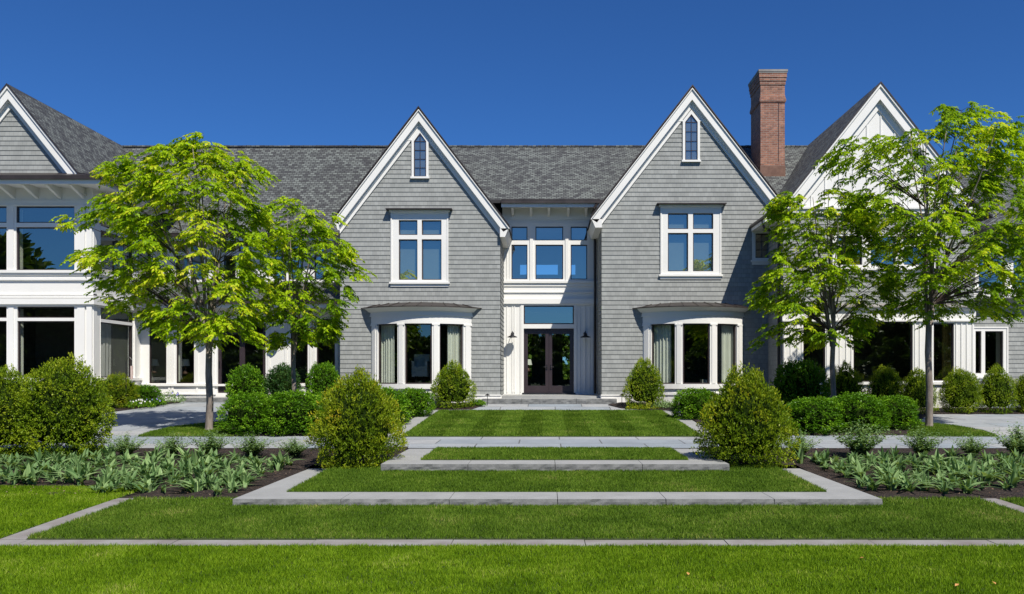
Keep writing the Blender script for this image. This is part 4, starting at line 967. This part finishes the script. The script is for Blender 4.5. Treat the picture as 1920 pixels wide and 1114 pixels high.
# ================================================================= vegetation
def leafquads(P, Dn, Up, L_, W_, C, fold=.25):
    """diamond leaves: base P, direction Dn (unit), up normal Up; returns verts (n*4)"""
    S = np.cross(Dn, Up); S /= np.linalg.norm(S, axis=1, keepdims=True) + 1e-9
    U = np.cross(S, Dn)
    L_ = np.broadcast_to(L_, (len(P),))[:, None]; W_ = np.broadcast_to(W_, (len(P),))[:, None]
    mid = P + Dn * L_ * .45
    V = np.stack([P, mid + S * W_ * .5 + U * W_ * fold, P + Dn * L_, mid - S * W_ * .5 + U * W_ * fold], 1)
    return V.reshape(-1, 3), np.repeat(C, 4)
def unit(a): return a / (np.linalg.norm(a, axis=1, keepdims=True) + 1e-9)
def tree(px, py, d, rows, fork_py, seed, label, ncl, group, leafL=.125, extra=(), trunk_r=.10):
    r = np.random.default_rng(seed); rd = random.Random(seed)
    bx, bz = fx(px, d), gz(d); t = empty('street_tree' if False else 'leafy_tree', (bx, d, bz)); tag(t, label, 'tree', group)
    zf = fz(fork_py, d) - bz
    s_ = d / F
    ys = [q[0] for q in rows]; xl = [q[1] for q in rows]; xr = [q[2] for q in rows]
    mb = MB(); tp = [(0, 0, -.1), (0, 0, .12), (.02, .01, zf * .35), (-.02, .02, zf * .7), (0, 0, zf)]
    mb.tube(tp, [trunk_r * 1.25, trunk_r * 1.0, trunk_r * .9, trunk_r * .85, trunk_r * .8], 12)
    # main limbs
    limbs = []; nl = 11
    ztop = fz(ys[0], d) - bz; HW = sum((b_ - a) / 2 for a, b_ in zip(xl, xr)) / len(xl) * s_; OX = (sum((b_ + a) / 2 for a, b_ in zip(xl, xr)) / len(xl) - px) * s_
    for i in range(nl):
        a = 2 * math.pi * i / nl + rd.uniform(-.3, .3)
        out = rd.uniform(.30, .72) * HW; top = zf + (ztop - zf) * rd.uniform(.72, .95)
        if i == 0: top = ztop - .2; out = .15
        pts = []
        for k in range(9):
            u = k / 8; rr = out * (u ** 1.25) * 1.15 + .05 * u; wob = .05 * math.sin(u * 7 + i)
            pts.append(Vector((math.cos(a) * rr + wob + OX * u ** 1.3, math.sin(a) * rr - wob, zf - .15 + (top - zf + .15) * u)))
        limbs.append(pts)
        mb.tube(pts, [trunk_r * .36 * (1 - .85 * k / 8) + .004 for k in range(9)], 7)
    trk = mb.build('trunk', M['bark'], t, True)
    # clusters
    tw = MB(); VV, CC = [], []
    for c in range(ncl + len(extra)):
        # weight by width
        for _ in range(20):
            y = rd.uniform(ys[0], ys[-1]); wd = np.interp(y, ys, xr) - np.interp(y, ys, xl)
            if rd.random() < wd / max(b_ - a for a, b_ in zip(xl, xr)): break
        a_, b_ = np.interp(y, ys, xl), np.interp(y, ys, xr)
        mid_, hw_ = (a_ + b_) / 2, (b_ - a_) / 2 * rd.choice((.8, .95, 1.0, 1.12))
        uu = rd.uniform(-1, 1); uu = math.copysign(abs(uu) ** .8, uu); x = (mid_ + uu * hw_ * .93 - px) * s_
        hw_m = hw_ * s_ * .8; dep = hw_m * math.sqrt(max(0, 1 - uu * uu)) * math.copysign(abs(rd.uniform(-1, 1)) ** .6, rd.uniform(-1, 1))
        if c >= ncl: y = extra[c - ncl][1]; x = (extra[c - ncl][0] - px) * s_; dep = rd.uniform(-.3, .3)
        C0 = Vector((x, dep, fz(y, d) - bz))
        # origin on the best limb: lower than the tip
        best = None
        for lm in limbs:
            for k in range(1, 9):
                q = lm[k]; dz = C0.z - q.z
                if dz < -.25: continue
                h_ = math.hypot(C0.x - q.x, C0.y - q.y); cost = h_ + abs(dz - h_ * .7) * .8
                if best is None or cost < best[0]: best = (cost, q)
        q = best[1] if best else limbs[0][2]
        mid = q.lerp(C0, .5) + Vector((0, 0, .12 * (C0 - q).length)); 
        bez = [q * (1 - u) ** 2 + mid * 2 * u * (1 - u) + C0 * u * u for u in (0, .25, .5, .75, 1)]
        ln = (C0 - q).length; r0_ = .005 + .0035 * ln
        tw.tube(bez, [r0_, r0_ * .8, r0_ * .6, r0_ * .45, .004], 4)
        # sprays
        outd = Vector((C0.x, C0.y, 0)); outd = outd.normalized() if outd.length > .1 else Vector((rd.uniform(-1, 1), rd.uniform(-1, 1), 0)).normalized()
        ns = rd.randint(7, 10); tone = rd.random()
        oa = math.atan2(outd.y, outd.x)
        for s in range(ns):
            a = oa + rd.uniform(-1.7, 1.7) ; Ls = rd.uniform(.26, .52)
            st = C0 + Vector((rd.uniform(-.12, .12), rd.uniform(-.12, .12), rd.uniform(-.20, .16)))
            nl_ = int(Ls * 42); u = np.linspace(.08, 1, nl_); rise = rd.uniform(.0, .22)
            Px = st.x + math.cos(a) * Ls * u; Py = st.y + math.sin(a) * Ls * u; Pz = st.z + Ls * (rise * u - .5 * u * u)
            P_ = np.stack([Px, Py, Pz], 1)
            sd_ = np.where(np.arange(nl_) % 2 == 0, 1, -1)
            la = a + sd_ * r.uniform(.5, 1.1, nl_)
            Dn = unit(np.stack([np.cos(la), np.sin(la), r.uniform(-1.3, -.25, nl_)], 1)); Up = unit(np.stack([r.normal(0, .35, nl_), r.normal(0, .35, nl_), np.ones(nl_)], 1))
            Lf = leafL * r.uniform(.65, 1.15, nl_); hfrac = (C0.z - zf) / (ztop - zf)
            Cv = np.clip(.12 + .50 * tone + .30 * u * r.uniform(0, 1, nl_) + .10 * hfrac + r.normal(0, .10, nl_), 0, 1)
            v_, c_ = leafquads(P_, Dn, Up, Lf, Lf * .48, Cv); VV.append(v_); CC.append(c_)
            tw.tube([st, tuple(P_[nl_ // 2]), tuple(P_[-1])], [.004, .003, .002], 3)
    tw.build('branches', M['twig'], t)
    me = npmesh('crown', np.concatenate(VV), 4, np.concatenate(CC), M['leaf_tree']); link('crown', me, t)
T1 = [(262, 345, 405), (285, 305, 425), (320, 190, 495), (350, 215, 500), (400, 195, 505), (450, 205, 515), (500, 165, 510), (550, 215, 505), (590, 260, 490), (632, 300, 470)]
T2 = [(372, 535, 595), (400, 500, 628), (450, 505, 645), (500, 510, 664), (550, 505, 652), (600, 505, 636), (645, 510, 600)]
T3 = [(352, 1505, 1565), (375, 1455, 1600), (410, 1452, 1630), (450, 1456, 1645), (500, 1445, 1655), (550, 1422, 1670), (600, 1415, 1640), (640, 1430, 1590)]
T4 = [(196, 1755, 1815), (230, 1745, 1895), (270, 1590, 1910), (300, 1565, 1915), (350, 1600, 1925), (400, 1590, 1960), (450, 1610, 1965), (500, 1650, 1960), (550, 1670, 1950), (595, 1690, 1900)]
GT = 'young trees in front of the house'
tree(392, 808, 22.6, T1, 655, 11, 'broad yellow-green tree standing on a lawn patch left of the entrance, largest on the left', 250, GT, extra=[(140, 414), (165, 408), (190, 402), (195, 322), (225, 325), (172, 492), (160, 478), (350, 268), (385, 266), (365, 280), (340, 292), (395, 285), (455, 290), (480, 318), (205, 560), (225, 572)])
tree(551, 757, 24.6, T2, 655, 12, 'smaller yellow-green tree behind the hedge next to the left gable', 120, GT, trunk_r=.075)
tree(1562, 757, 24.6, T3, 640, 13, 'smaller green tree in front of the white right wing, trunk behind the hedge', 165, GT, trunk_r=.085)
tree(1742, 802, 23.5, T4, 600, 14, 'tallest yellow-green tree on the lawn patch at the right edge', 275, GT, extra=[(1780, 203), (1800, 216), (1768, 228), (1830, 232), (1880, 246), (1900, 262), (1590, 268), (1615, 262), (1640, 275), (1775, 245), (1580, 285)])

# shrubs -------------------------------------------------------
def shrubmesh(kind, n_, seed, mat, leafL, leafW, shape='round', shell=.22, lump=.10, tuft=6):
    r = np.random.default_rng(seed)
    nt_ = n_ // tuft
    th = r.uniform(0, 2 * np.pi, nt_); ph = np.arccos(r.uniform(-.92, 1, nt_))
    dirv = np.stack([np.sin(ph) * np.cos(th), np.sin(ph) * np.sin(th), np.cos(ph)], 1)
    lum = np.array([noise.noise(Vector(v) * 2.6 + Vector((seed, 0, 0))) + .6 * noise.noise(Vector(v) * 6 + Vector((0, seed, 0))) for v in dirv])
    rad = (1 + lump * 1.5 * lum) * (1 - shell * r.uniform(0, 1, nt_) ** 1.7)
    P = dirv * rad[:, None]
    if shape == 'cone': k = np.clip(1.12 - .42 * np.clip(P[:, 2], 0, 1) ** 1.2, .2, 2); P[:, 0] *= k; P[:, 1] *= k; P[:, 2] *= 1.08
    if shape == 'gold': k = np.clip(1.10 - .42 * np.clip(P[:, 2] + .1, 0, 1) ** 1.1, .2, 2); P[:, 0] *= k; P[:, 1] *= k; P[:, 2] *= 1.0 + .12 * r.uniform(0, 1, nt_) ** 3
    if shape == 'flat': P[:, 2] = np.sign(P[:, 2]) * np.abs(P[:, 2]) ** .75
    wdn = 1 + .22 * np.clip(-P[:, 2], 0, 1); P[:, 0] *= wdn; P[:, 1] *= wdn
    P = P * .5; P[:, 2] += .44          # unit: width 1, height ~1, base at 0
    P[:, 2] = np.maximum(P[:, 2], .03)
    Pt = np.repeat(P, tuft, 0); dt = np.repeat(dirv, tuft, 0)
    m_ = len(Pt); Dn = unit(dt * .9 + r.normal(0, .75, (m_, 3)) + np.array([0, 0, 1.1 if shape == 'gold' else .5])); Up = unit(r.normal(0, .6, (m_, 3)) + dt * .6 + np.array([0, 0, .7]))
    off = np.tile(np.arange(tuft), nt_)[:, None] / tuft
    Pt = Pt + unit(dt + np.array([0, 0, .5])) * off * leafL * 1.5 + r.normal(0, leafL * .30, (m_, 3))
    tone = np.repeat(np.clip(.42 + .7 * lum, 0, 1), tuft) * .62 + np.repeat(r.uniform(0, 1, nt_), tuft) * .16 + off[:, 0] * .22  # lumps tinted lighter, hollows darker: shading painted into the leaf colour
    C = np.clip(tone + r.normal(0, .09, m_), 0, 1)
    L_ = leafL * r.uniform(.7, 1.2, m_)
    V, C = leafquads(Pt, Dn, Up, L_, L_ * leafW, C)
    return npmesh(kind, V, 4, C, M[mat])
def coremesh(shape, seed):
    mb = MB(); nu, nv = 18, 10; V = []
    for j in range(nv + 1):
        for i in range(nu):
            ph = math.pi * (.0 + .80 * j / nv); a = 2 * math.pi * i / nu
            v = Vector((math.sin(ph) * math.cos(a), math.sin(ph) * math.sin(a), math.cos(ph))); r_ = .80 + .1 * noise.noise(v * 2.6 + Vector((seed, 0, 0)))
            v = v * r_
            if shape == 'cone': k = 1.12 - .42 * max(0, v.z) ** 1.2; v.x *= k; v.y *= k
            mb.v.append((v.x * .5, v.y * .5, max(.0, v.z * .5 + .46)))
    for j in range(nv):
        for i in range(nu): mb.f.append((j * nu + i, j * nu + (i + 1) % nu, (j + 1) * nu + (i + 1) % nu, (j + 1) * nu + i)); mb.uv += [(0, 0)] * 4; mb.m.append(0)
    return mb.mesh('shade_core', M['shadecore'], True)
M['shadecore'] = simple('shrub_inner_shade', (.008, .016, .003), (.018, .032, .006), 12, 1, spec=0)  # near-black hull colour, painted to stand for shade inside the shrubs
PROT = {
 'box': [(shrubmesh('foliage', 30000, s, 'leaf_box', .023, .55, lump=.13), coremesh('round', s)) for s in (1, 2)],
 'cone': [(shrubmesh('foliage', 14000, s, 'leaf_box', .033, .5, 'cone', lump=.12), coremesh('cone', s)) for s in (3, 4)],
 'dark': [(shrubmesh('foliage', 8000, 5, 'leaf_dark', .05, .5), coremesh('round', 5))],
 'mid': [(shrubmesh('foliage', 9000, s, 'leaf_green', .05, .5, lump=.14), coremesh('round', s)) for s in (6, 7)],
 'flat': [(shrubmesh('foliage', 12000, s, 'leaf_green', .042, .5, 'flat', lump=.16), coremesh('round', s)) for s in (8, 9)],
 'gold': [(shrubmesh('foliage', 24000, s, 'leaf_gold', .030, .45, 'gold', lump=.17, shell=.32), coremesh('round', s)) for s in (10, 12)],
}
cnt = {}
def shrub(kind, px0, px1, ytop, ybase, label, name='shrub', cat='shrub', group=None, d=None, dscale=1.0):
    d = d or gd(ybase) ; i = cnt.get(kind, 0); cnt[kind] = i + 1; fol, core = PROT[kind][i % len(PROT[kind])]
    q_ = .90 if kind in ('gold', 'box', 'cone') else .95
    W_ = (px1 - px0) * d / F; d = d + W_ * .35 * dscale; W_ = q_ * (px1 - px0) * d / F
    x = fx((px0 + px1) / 2, d); z0 = gz(d); H_ = fz(ytop, d) - z0
    t = empty(name, (x, d, z0)); t.scale = (W_, W_ * dscale, H_); t.rotation_euler = (0, 0, random.choice((0, 1.3, 2.4, 3.3, 4.6)) if dscale == 1 else 0)
    tag(t, label, cat, group)
    link('foliage', fol, t); link('branches', core, t); return t  # the branches child is only the dark hull standing for inner shade
GB = 'clipped round shrubs along the beds'
shrub('box', -75, 82, 688, 846, 'huge clipped boxwood ball cut by the left edge', d=16.9)
shrub('box', 38, 206, 672, 842, 'huge round boxwood ball at the left in front of the wing', d=16.8)
shrub('gold', 178, 262, 702, 768, 'olive green shrub beside the left wing corner, behind the big boxwood ball')
shrub('flat', 245, 300, 722, 764, 'low leafy green shrub between the wing corner shrub and the flowers')
shrub('mid', 430, 496, 686, 760, 'dark green cone shrub right of the broad left tree, before the garden door')
shrub('dark', 498, 562, 684, 758, 'very dark round shrub around the foot of the smaller left tree')
shrub('mid', 576, 637, 680, 757, 'round green shrub at the left corner of the left gable')
shrub('flat', 418, 520, 737, 818, 'low spreading dark green shrub, left end of the left hedge')
shrub('flat', 490, 610, 733, 818, 'low spreading dark green shrub in the middle of the left hedge')
shrub('flat', 560, 665, 738, 806, 'low dark green shrub between the left hedge and the golden shrub')
shrub('gold', 590, 752, 696, 880, 'big golden green shrub left of the small lawn strip', d=15.55)
shrub('mid', 655, 765, 725, 800, 'loose green shrub just behind the big golden shrub on the left')
shrub('flat', 735, 812, 728, 783, 'low bright green shrub below the left bay window')
shrub('cone', 811, 888, 682, 768, 'egg shaped boxwood left of the front door')
shrub('cone', 1173, 1243, 675, 768, 'egg shaped boxwood right of the front door')
shrub('flat', 1262, 1350, 729, 788, 'low green shrub below the right bay window')
shrub('gold', 1314, 1482, 693, 875, 'big golden green shrub right of the small lawn strip', d=15.6)
shrub('mid', 1450, 1548, 675, 762, 'round green shrub at the corner of the white right wing', d=26.6)
shrub('flat', 1470, 1580, 745, 816, 'low green shrub at the left end of the right hedge')
shrub('flat', 1545, 1660, 738, 814, 'low green shrub in the middle of the right hedge')
shrub('flat', 1630, 1718, 742, 808, 'low green shrub at the right end of the right hedge')
rowl = ['first of the boxwood balls along the right wing, directly right of the smaller right tree', 'second boxwood ball along the right wing, below its big window', 'third boxwood ball along the right wing, left of the tall tree trunk',
        'fourth boxwood ball along the right wing, right of the tall tree trunk', 'fifth boxwood ball, below the far right window', 'boxwood ball cut off by the right edge of the picture']
for i, (a, b_, yt) in enumerate(((1550, 1618, 684), (1627, 1694, 686), (1690, 1752, 694), (1764, 1839, 691), (1837, 1901, 689), (1900, 1965, 697))):
    shrub('box' if i % 2 else 'cone', a, b_, yt, 768, rowl[i], group='boxwood balls in a row along the right wing', d=27.5)

# broad-leaved bulbs in the bed ---------------------------------
def tulipmesh(seed, nl=15, h=.265):
    r = random.Random(seed); V = []; Fc = []; C = []
    for i in range(nl):
        a = 2 * math.pi * i / nl + r.uniform(-.5, .5); L_ = h * r.uniform(.75, 1.3); w_ = .024 * r.uniform(.7, 1.25); lean = r.choice((.12, .3, .5, .9, 1.3)); tw = r.uniform(-.6, .6); c = r.random()
        d = Vector((math.cos(a), math.sin(a), 0)); base = len(V); n_ = 6
        b0 = Vector((r.uniform(-.05, .05), r.uniform(-.05, .05), -.02))
        for k in range(n_ + 1):
            u = k / n_; p = b0 + d * (L_ * lean * u ** 1.7) + Vector((0, 0, L_ * (u - .42 * lean * u ** 2.6)))
            ww_ = w_ * (math.sin(math.pi * min(1, .12 + u * .88)) ** .75) + .002; aa = a + math.pi / 2 + tw * u
            s_ = Vector((math.cos(aa), math.sin(aa), 0)); up = d * -.35 * ww_
            V += [p - s_ * ww_ + d * -.4 * ww_, p, p + s_ * ww_ + d * -.4 * ww_]; C += [c, c * .7, c]
        for k in range(n_):
            o = base + 3 * k; Fc += [(o, o + 1, o + 4, o + 3), (o + 1, o + 2, o + 5, o + 4)]
    me = bpy.data.meshes.new('leaves'); me.from_pydata([tuple(v) for v in V], [], Fc); at = me.attributes.new('c', 'FLOAT', 'POINT'); at.data.foreach_set('value', C)
    me.materials.append(M['leaf_tulip']); me.polygons.foreach_set('use_smooth', [True] * len(Fc)); me.update(); return me
TM = [tulipmesh(s) for s in range(6)]
rr = random.Random(5)
def plantbed(inside, n_, x0, x1, d0, d1, label, group):
    pts = []
    tries = 0
    while len(pts) < n_ and tries < 6000:
        tries += 1; x, d = rr.uniform(x0, x1), rr.uniform(d0, d1)
        if not inside(x, d): continue
        if any((x - a) ** 2 + (d - b_) ** 2 < .20 ** 2 for a, b_ in pts): continue
        pts.append((x, d)); o = link('bulb_plant', rr.choice(TM)); o.location = (x, d, gz(d)); s_ = rr.uniform(.62, 1.3); o.scale = (s_, s_, s_ * rr.uniform(.85, 1.15)); o.rotation_euler = (rr.uniform(-.1, .1), rr.uniform(-.1, .1), rr.uniform(0, 6.3)); tag(o, label, 'plant', group)
def inL(x, d):
    px = VX + x * F / d
    if px < -40 or px > 575: return False
    if d < 14.25 and px < 165: return False
    lim = 13.3 if px > 440 else 13.35 if px > 180 else 14.3
    return d > lim and x < CX - 4.66 - .35 and not (px > 500 and d > 16.4)
def inR(x, d):
    px = VX + x * F / d
    return 1530 < px < 1965 and d > 13.5 and x > CX + 4.66 + .35 and not (px > 1850 and d < 13.9) and (px - 1530) > (14.9 - d) * 60
plantbed(inL, 160, -12, -4.6, 13.3, 17.0, 'grey-green clump of broad upright leaves in the left mulch bed', 'broad leaved plants in the left bed')
plantbed(inR, 130, 5, 13, 13.5, 16.9, 'grey-green clump of broad upright leaves in the right mulch bed', 'broad leaved plants in the right bed')
o = link('bulb_plant', tulipmesh(77, 12, .42)); d = 16.6; o.location = (fx(1500, d), d, gz(d)); tag(o, 'single large leafy clump right beside the big golden shrub on the right', 'plant')
# catmint -------------------------------------------------------
def mintmesh(seed):
    r = np.random.default_rng(seed); VV, CC = [], []; tw = MB()
    for s in range(170):
        a = r.uniform(0, 2 * np.pi); lean = r.uniform(0, .95); L_ = r.uniform(.28, .52) * (1 - .25 * lean); n_ = 17; u = np.linspace(.12, 1, n_)
        P = np.stack([np.cos(a) * lean * L_ * u ** 1.2 * 1.15, np.sin(a) * lean * L_ * u ** 1.2 * 1.15, L_ * u * (1 - .12 * lean)], 1) + r.normal(0, .008, (n_, 3))
        la = r.uniform(0, 2 * np.pi, n_); Dn = unit(np.stack([np.cos(la), np.sin(la), r.uniform(-.1, .7, n_)], 1)); Up = np.tile([0, 0, 1.], (n_, 1)) + r.normal(0, .3, (n_, 3))
        Lf = .052 * (1.15 - .6 * u); v_, c_ = leafquads(P, Dn, unit(Up), Lf, Lf * .6, np.clip(r.uniform(.1, .9) + r.normal(0, .12, n_), 0, 1)); VV.append(v_); CC.append(c_)
    return npmesh('leaves', np.concatenate(VV), 4, np.concatenate(CC), M['leaf_mint'])
MM = [mintmesh(31), mintmesh(32)]
ml = {237: 'leftmost feathery grey-green catmint clump beside the left path', 323: 'small feathery catmint clump, second from the left along the left path', 395: 'feathery catmint clump in front of the broad left tree', 473: 'feathery catmint clump in front of the left hedge',
      553: 'feathery catmint clump next to the big golden shrub on the left', 1500: 'feathery catmint behind the large leafy clump on the right', 1612: 'largest feathery catmint clump in front of the right hedge', 1728: 'feathery catmint clump in front of the tall right tree', 1822: 'smaller feathery catmint clump right of the tall tree', 1908: 'feathery catmint clump at the right edge of the picture'}
for i, (px, (yt, s_)) in enumerate({237: (812, 1), 323: (812, .95), 395: (806, 1.05), 473: (812, 1.1), 553: (820, .95), 1500: (808, 1.0), 1612: (790, 1.45), 1728: (800, 1.15), 1822: (814, .9), 1908: (795, 1.2)}.items()):
    d = 17.3; o = link('catmint_plant', MM[i % 2]); H_ = fz(yt, d) - gz(d); o.location = (fx(px, d), d, gz(d)); s2 = s_ * 1.3; o.scale = (s2, s2, H_ / .47); o.rotation_euler = (0, 0, i * 1.7); tag(o, ml[px], 'plant', 'catmint clumps along the path')
for (x0, x1) in ((-11, CX - 4.7), (CX + 4.7, 13)):
    r_ = np.random.default_rng(int(abs(x0) * 10)); n_ = 900; X = r_.uniform(x0, x1, n_); D = r_.uniform(13.0, 18.3, n_); Z = np.array([gz(t) for t in D]) + .035 + r_.uniform(0, .015, n_)
    a = r_.uniform(0, 6.28, n_); V, C = leafquads(np.stack([X, D, Z], 1), unit(np.stack([np.cos(a), np.sin(a), r_.uniform(-.1, .4, n_)], 1)), unit(r_.normal(0, .4, (n_, 3)) + np.array([0, 0, 1])), r_.uniform(.025, .06, n_), .018, r_.uniform(0, 1, n_))
    o = link('leaf_litter', npmesh('leaf_litter', V, 4, C, M['litter'])); tag(o, 'dry brown leaf bits scattered over the dark mulch of the %s bed' % ('left' if x0 < 0 else 'right'), 'litter', kind='stuff')
# small plants near the house -----------------------------------
def flowerplant(px, py, col, label, seed, hgt=.28, petals=26, mat='leaf_green', wd=.5):
    r = np.random.default_rng(seed); d = gd(py); n_ = 700
    a = r.uniform(0, 2 * np.pi, n_); q = np.sqrt(r.uniform(0, 1, n_)) * wd; P = np.stack([np.cos(a) * q, np.sin(a) * q, hgt * r.uniform(.1, 1, n_) * (1 - (q / wd) ** 2 * .6)], 1)
    Dn = unit(r.normal(0, 1, (n_, 3)) + np.array([0, 0, .6])); V, C = leafquads(P, Dn, unit(r.normal(0, .5, (n_, 3)) + np.array([0, 0, 1])), .07, .03, r.uniform(0, 1, n_))
    t = empty('flowering_plant' if petals else 'low_plant', (fx(px, d), d, gz(d) + .03)); tag(t, label, 'plant')
    link('leaves', npmesh('leaves', V, 4, C, M[mat]), t)
    if petals:
        mb = MB()
        for i in range(petals):
            aa = r.uniform(0, 6.28); qq = math.sqrt(r.uniform(0, 1)) * wd * .85; c = Vector((math.cos(aa) * qq, math.sin(aa) * qq, hgt * (1.02 - .6 * (qq / wd) ** 2)))
            for k in range(5):
                b_ = k * 2 * math.pi / 5; e = Vector((math.cos(b_), -.5, math.sin(b_))) * .032; s_ = Vector((-math.sin(b_), 0, math.cos(b_))) * .016
                mb.face([c, c + e * .6 + s_, c + e, c + e * .6 - s_])
        mb.build('petals', M[col], t)
flowerplant(285, 762, 'petal_blue', 'low plant with violet blue flowers at the edge of the left bed', 1)
flowerplant(262, 766, 'petal_white', 'low plant with white flowers beside the olive shrub', 2, petals=14)
flowerplant(318, 757, 'petal_blue', 'leafy plant at the right end of the flower bed by the left wing', 3, .42, 5, 'leaf_mint', .55)
flowerplant(803, 766, None, 'small blue-green plant between low shrub and egg shaped boxwood', 4, .32, 0, 'leaf_mint', .3)
flowerplant(1243, 767, None, 'low bright green plant right of the right egg shaped boxwood', 5, .28, 0, 'leaf_mint', .42)
flowerplant(895, 762, None, 'small grassy tuft at the foot of the left egg shaped boxwood', 6, .2, 0, 'leaf_green', .3)
flowerplant(1195, 768, None, 'low golden ground plant below the right egg shaped boxwood', 7, .1, 0, 'leaf_gold', .4)
for px, lb in ((914, 'small black path light left of the entry step'), (1166, 'small black path light right of the entry step')):
    d = 30.4; t = empty('path_light', (fx(px, d), d, gz(d))); tag(t, lb, 'path light', 'path lights beside the entry')
    mb = MB(); mb.tube([(0, 0, 0), (0, 0, .36)], .012, 6); mb.build('post', M['black'], t)
    mb = MB(); mb.lathe((0, 0, .36), [(0, .06), (.09, 0), (.085, -.012), (0, .03)], 14); mb.build('shade', M['black'], t)
t = empty('garden_hook', (fx(243, 29.3), 29.3, gz(29.3))); tag(t, 'thin curved garden hook with a slim feeder beside the left wing', 'garden hook')
mb = MB(); zt = fz(672, 29.3) - gz(29.3); mb.tube([(-.12, 0, 0), (-.12, 0, zt - .15), (-.08, 0, zt), (.0, 0, zt + .04), (.07, 0, zt - .04), (.07, 0, zt - .25)], .012, 6); mb.build('pole', M['black'], t)
mb = MB(); mb.tube([(.07, 0, zt - .26), (.07, 0, zt - .72)], .045, 10); mb.build('feeder', simple('clay_tube', (.4, .25, .2), (.6, .5, .45), 14, .8), t)
# fallen leaves on the front lawn
for i, (px, py) in enumerate(((1290, 1078), (1336, 1085), (1446, 1098), (1615, 1049), (1794, 1099), (1864, 1095), (1457, 1101), (1275, 1077))):
    d = 2.0 * F / (py - VY) * .975; mb = MB(); mb.face([(0, -.025, 0), (.018, 0, .006), (0, .03, 0), (-.018, 0, .008)]); o = mb.build('fallen_leaf', M['dryleaf']); o.location = (fx(px, d), d, hl1(min(d, 9.7)) + .055); o.rotation_euler = (.3, .2, i * 1.3); tag(o, 'dry orange leaf lying on the front lawn', 'leaf', 'fallen leaves on the front lawn')
# trees that only the windows reflect, and greenery behind the house
r = np.random.default_rng(99); n_ = 5200
a = r.uniform(0, 2 * np.pi, n_); ph = np.arccos(r.uniform(-.6, 1, n_)); dirv = np.stack([np.sin(ph) * np.cos(a), np.sin(ph) * np.sin(a), np.cos(ph)], 1)
lum = np.array([noise.noise(Vector(v) * 2.2) for v in dirv]); P = dirv * ((1 + .35 * lum) * (1 - .35 * r.uniform(0, 1, n_)))[:, None] * np.array([2.6, 2.6, 3.2]) + np.array([0, 0, 4.6])
V, C = leafquads(P, unit(dirv + r.normal(0, .7, (n_, 3))), unit(r.normal(0, .5, (n_, 3)) + np.array([0, 0, 1])), .55, .36, r.uniform(0, 1, n_))
FARC = npmesh('crown', V, 4, C, M['leaf_far']); mb = MB(); mb.tube([(0, 0, -.3), (0, 0, 3), (.2, 0, 6)], [.28, .22, .08], 8); FART = mb.mesh('trunk', M['bark'])
def fartree(x, y, s_, label, group):
    t = empty('distant_tree', (x, y, gz(y) - .1)); t.scale = (s_, s_, s_ * rr.uniform(.9, 1.15)); t.rotation_euler = (0, 0, rr.uniform(0, 6)); tag(t, label, 'tree', group); link('crown', FARC, t); link('trunk', FART, t)
for i in range(40):
    x = -78 + i * 4 + rr.uniform(-1, 1); big = 2.0 if x < -46 else 1.75 if x < -22 else 1.1 if x < 15 else 1.3
    fartree(x, -48 + rr.uniform(-8, 8), big * rr.uniform(.8, 1.15), 'leafy tree beyond the lawn, seen reflected in the windows', 'trees beyond the front lawn')
for i in range(40):
    t = empty('distant_shrub', (-78 + i * 4 + rr.uniform(-1, 1), -40 + rr.uniform(-3, 3), -1.6)); t.scale = (1.2, 1.1, .8 * rr.uniform(.9, 1.2)); t.rotation_euler = (0, 0, rr.uniform(0, 6)); tag(t, 'dense shrub beyond the lawn, seen reflected in the windows', 'shrub', 'shrubs beyond the front lawn'); link('crown', FARC, t)
for sx in (-1, 1):
    for i in range(15):
        fartree(sx * (66 + rr.uniform(-4, 4)), -44 + i * 4.6, rr.uniform(1.3, 1.9), 'leafy tree at the side of the garden, seen only reflected in the windows', 'trees beside the front lawn')
        t = empty('distant_shrub', (sx * 60, -44 + i * 4.6, -1.6)); t.scale = (1.1, 1.2, .8 * rr.uniform(.9, 1.2)); t.rotation_euler = (0, 0, i); tag(t, 'dense shrub at the side of the garden, seen only reflected in the windows', 'shrub', 'shrubs beside the front lawn'); link('crown', FARC, t)
for i in range(7):
    t = empty('distant_shrub', (-9 + i * 3, 50 + rr.uniform(-1, 1), -.9)); t.scale = (.7, .7, .5); t.rotation_euler = (0, 0, i); tag(t, 'shrub behind the house glimpsed through the front door', 'shrub', 'shrubs behind the house'); link('crown', FARC, t)
for i, x in enumerate((-3.5, 0.2, 4.0)): fartree(x, 56 + rr.uniform(-1, 1), .72, 'tree behind the house glimpsed through the front door', 'trees behind the house')
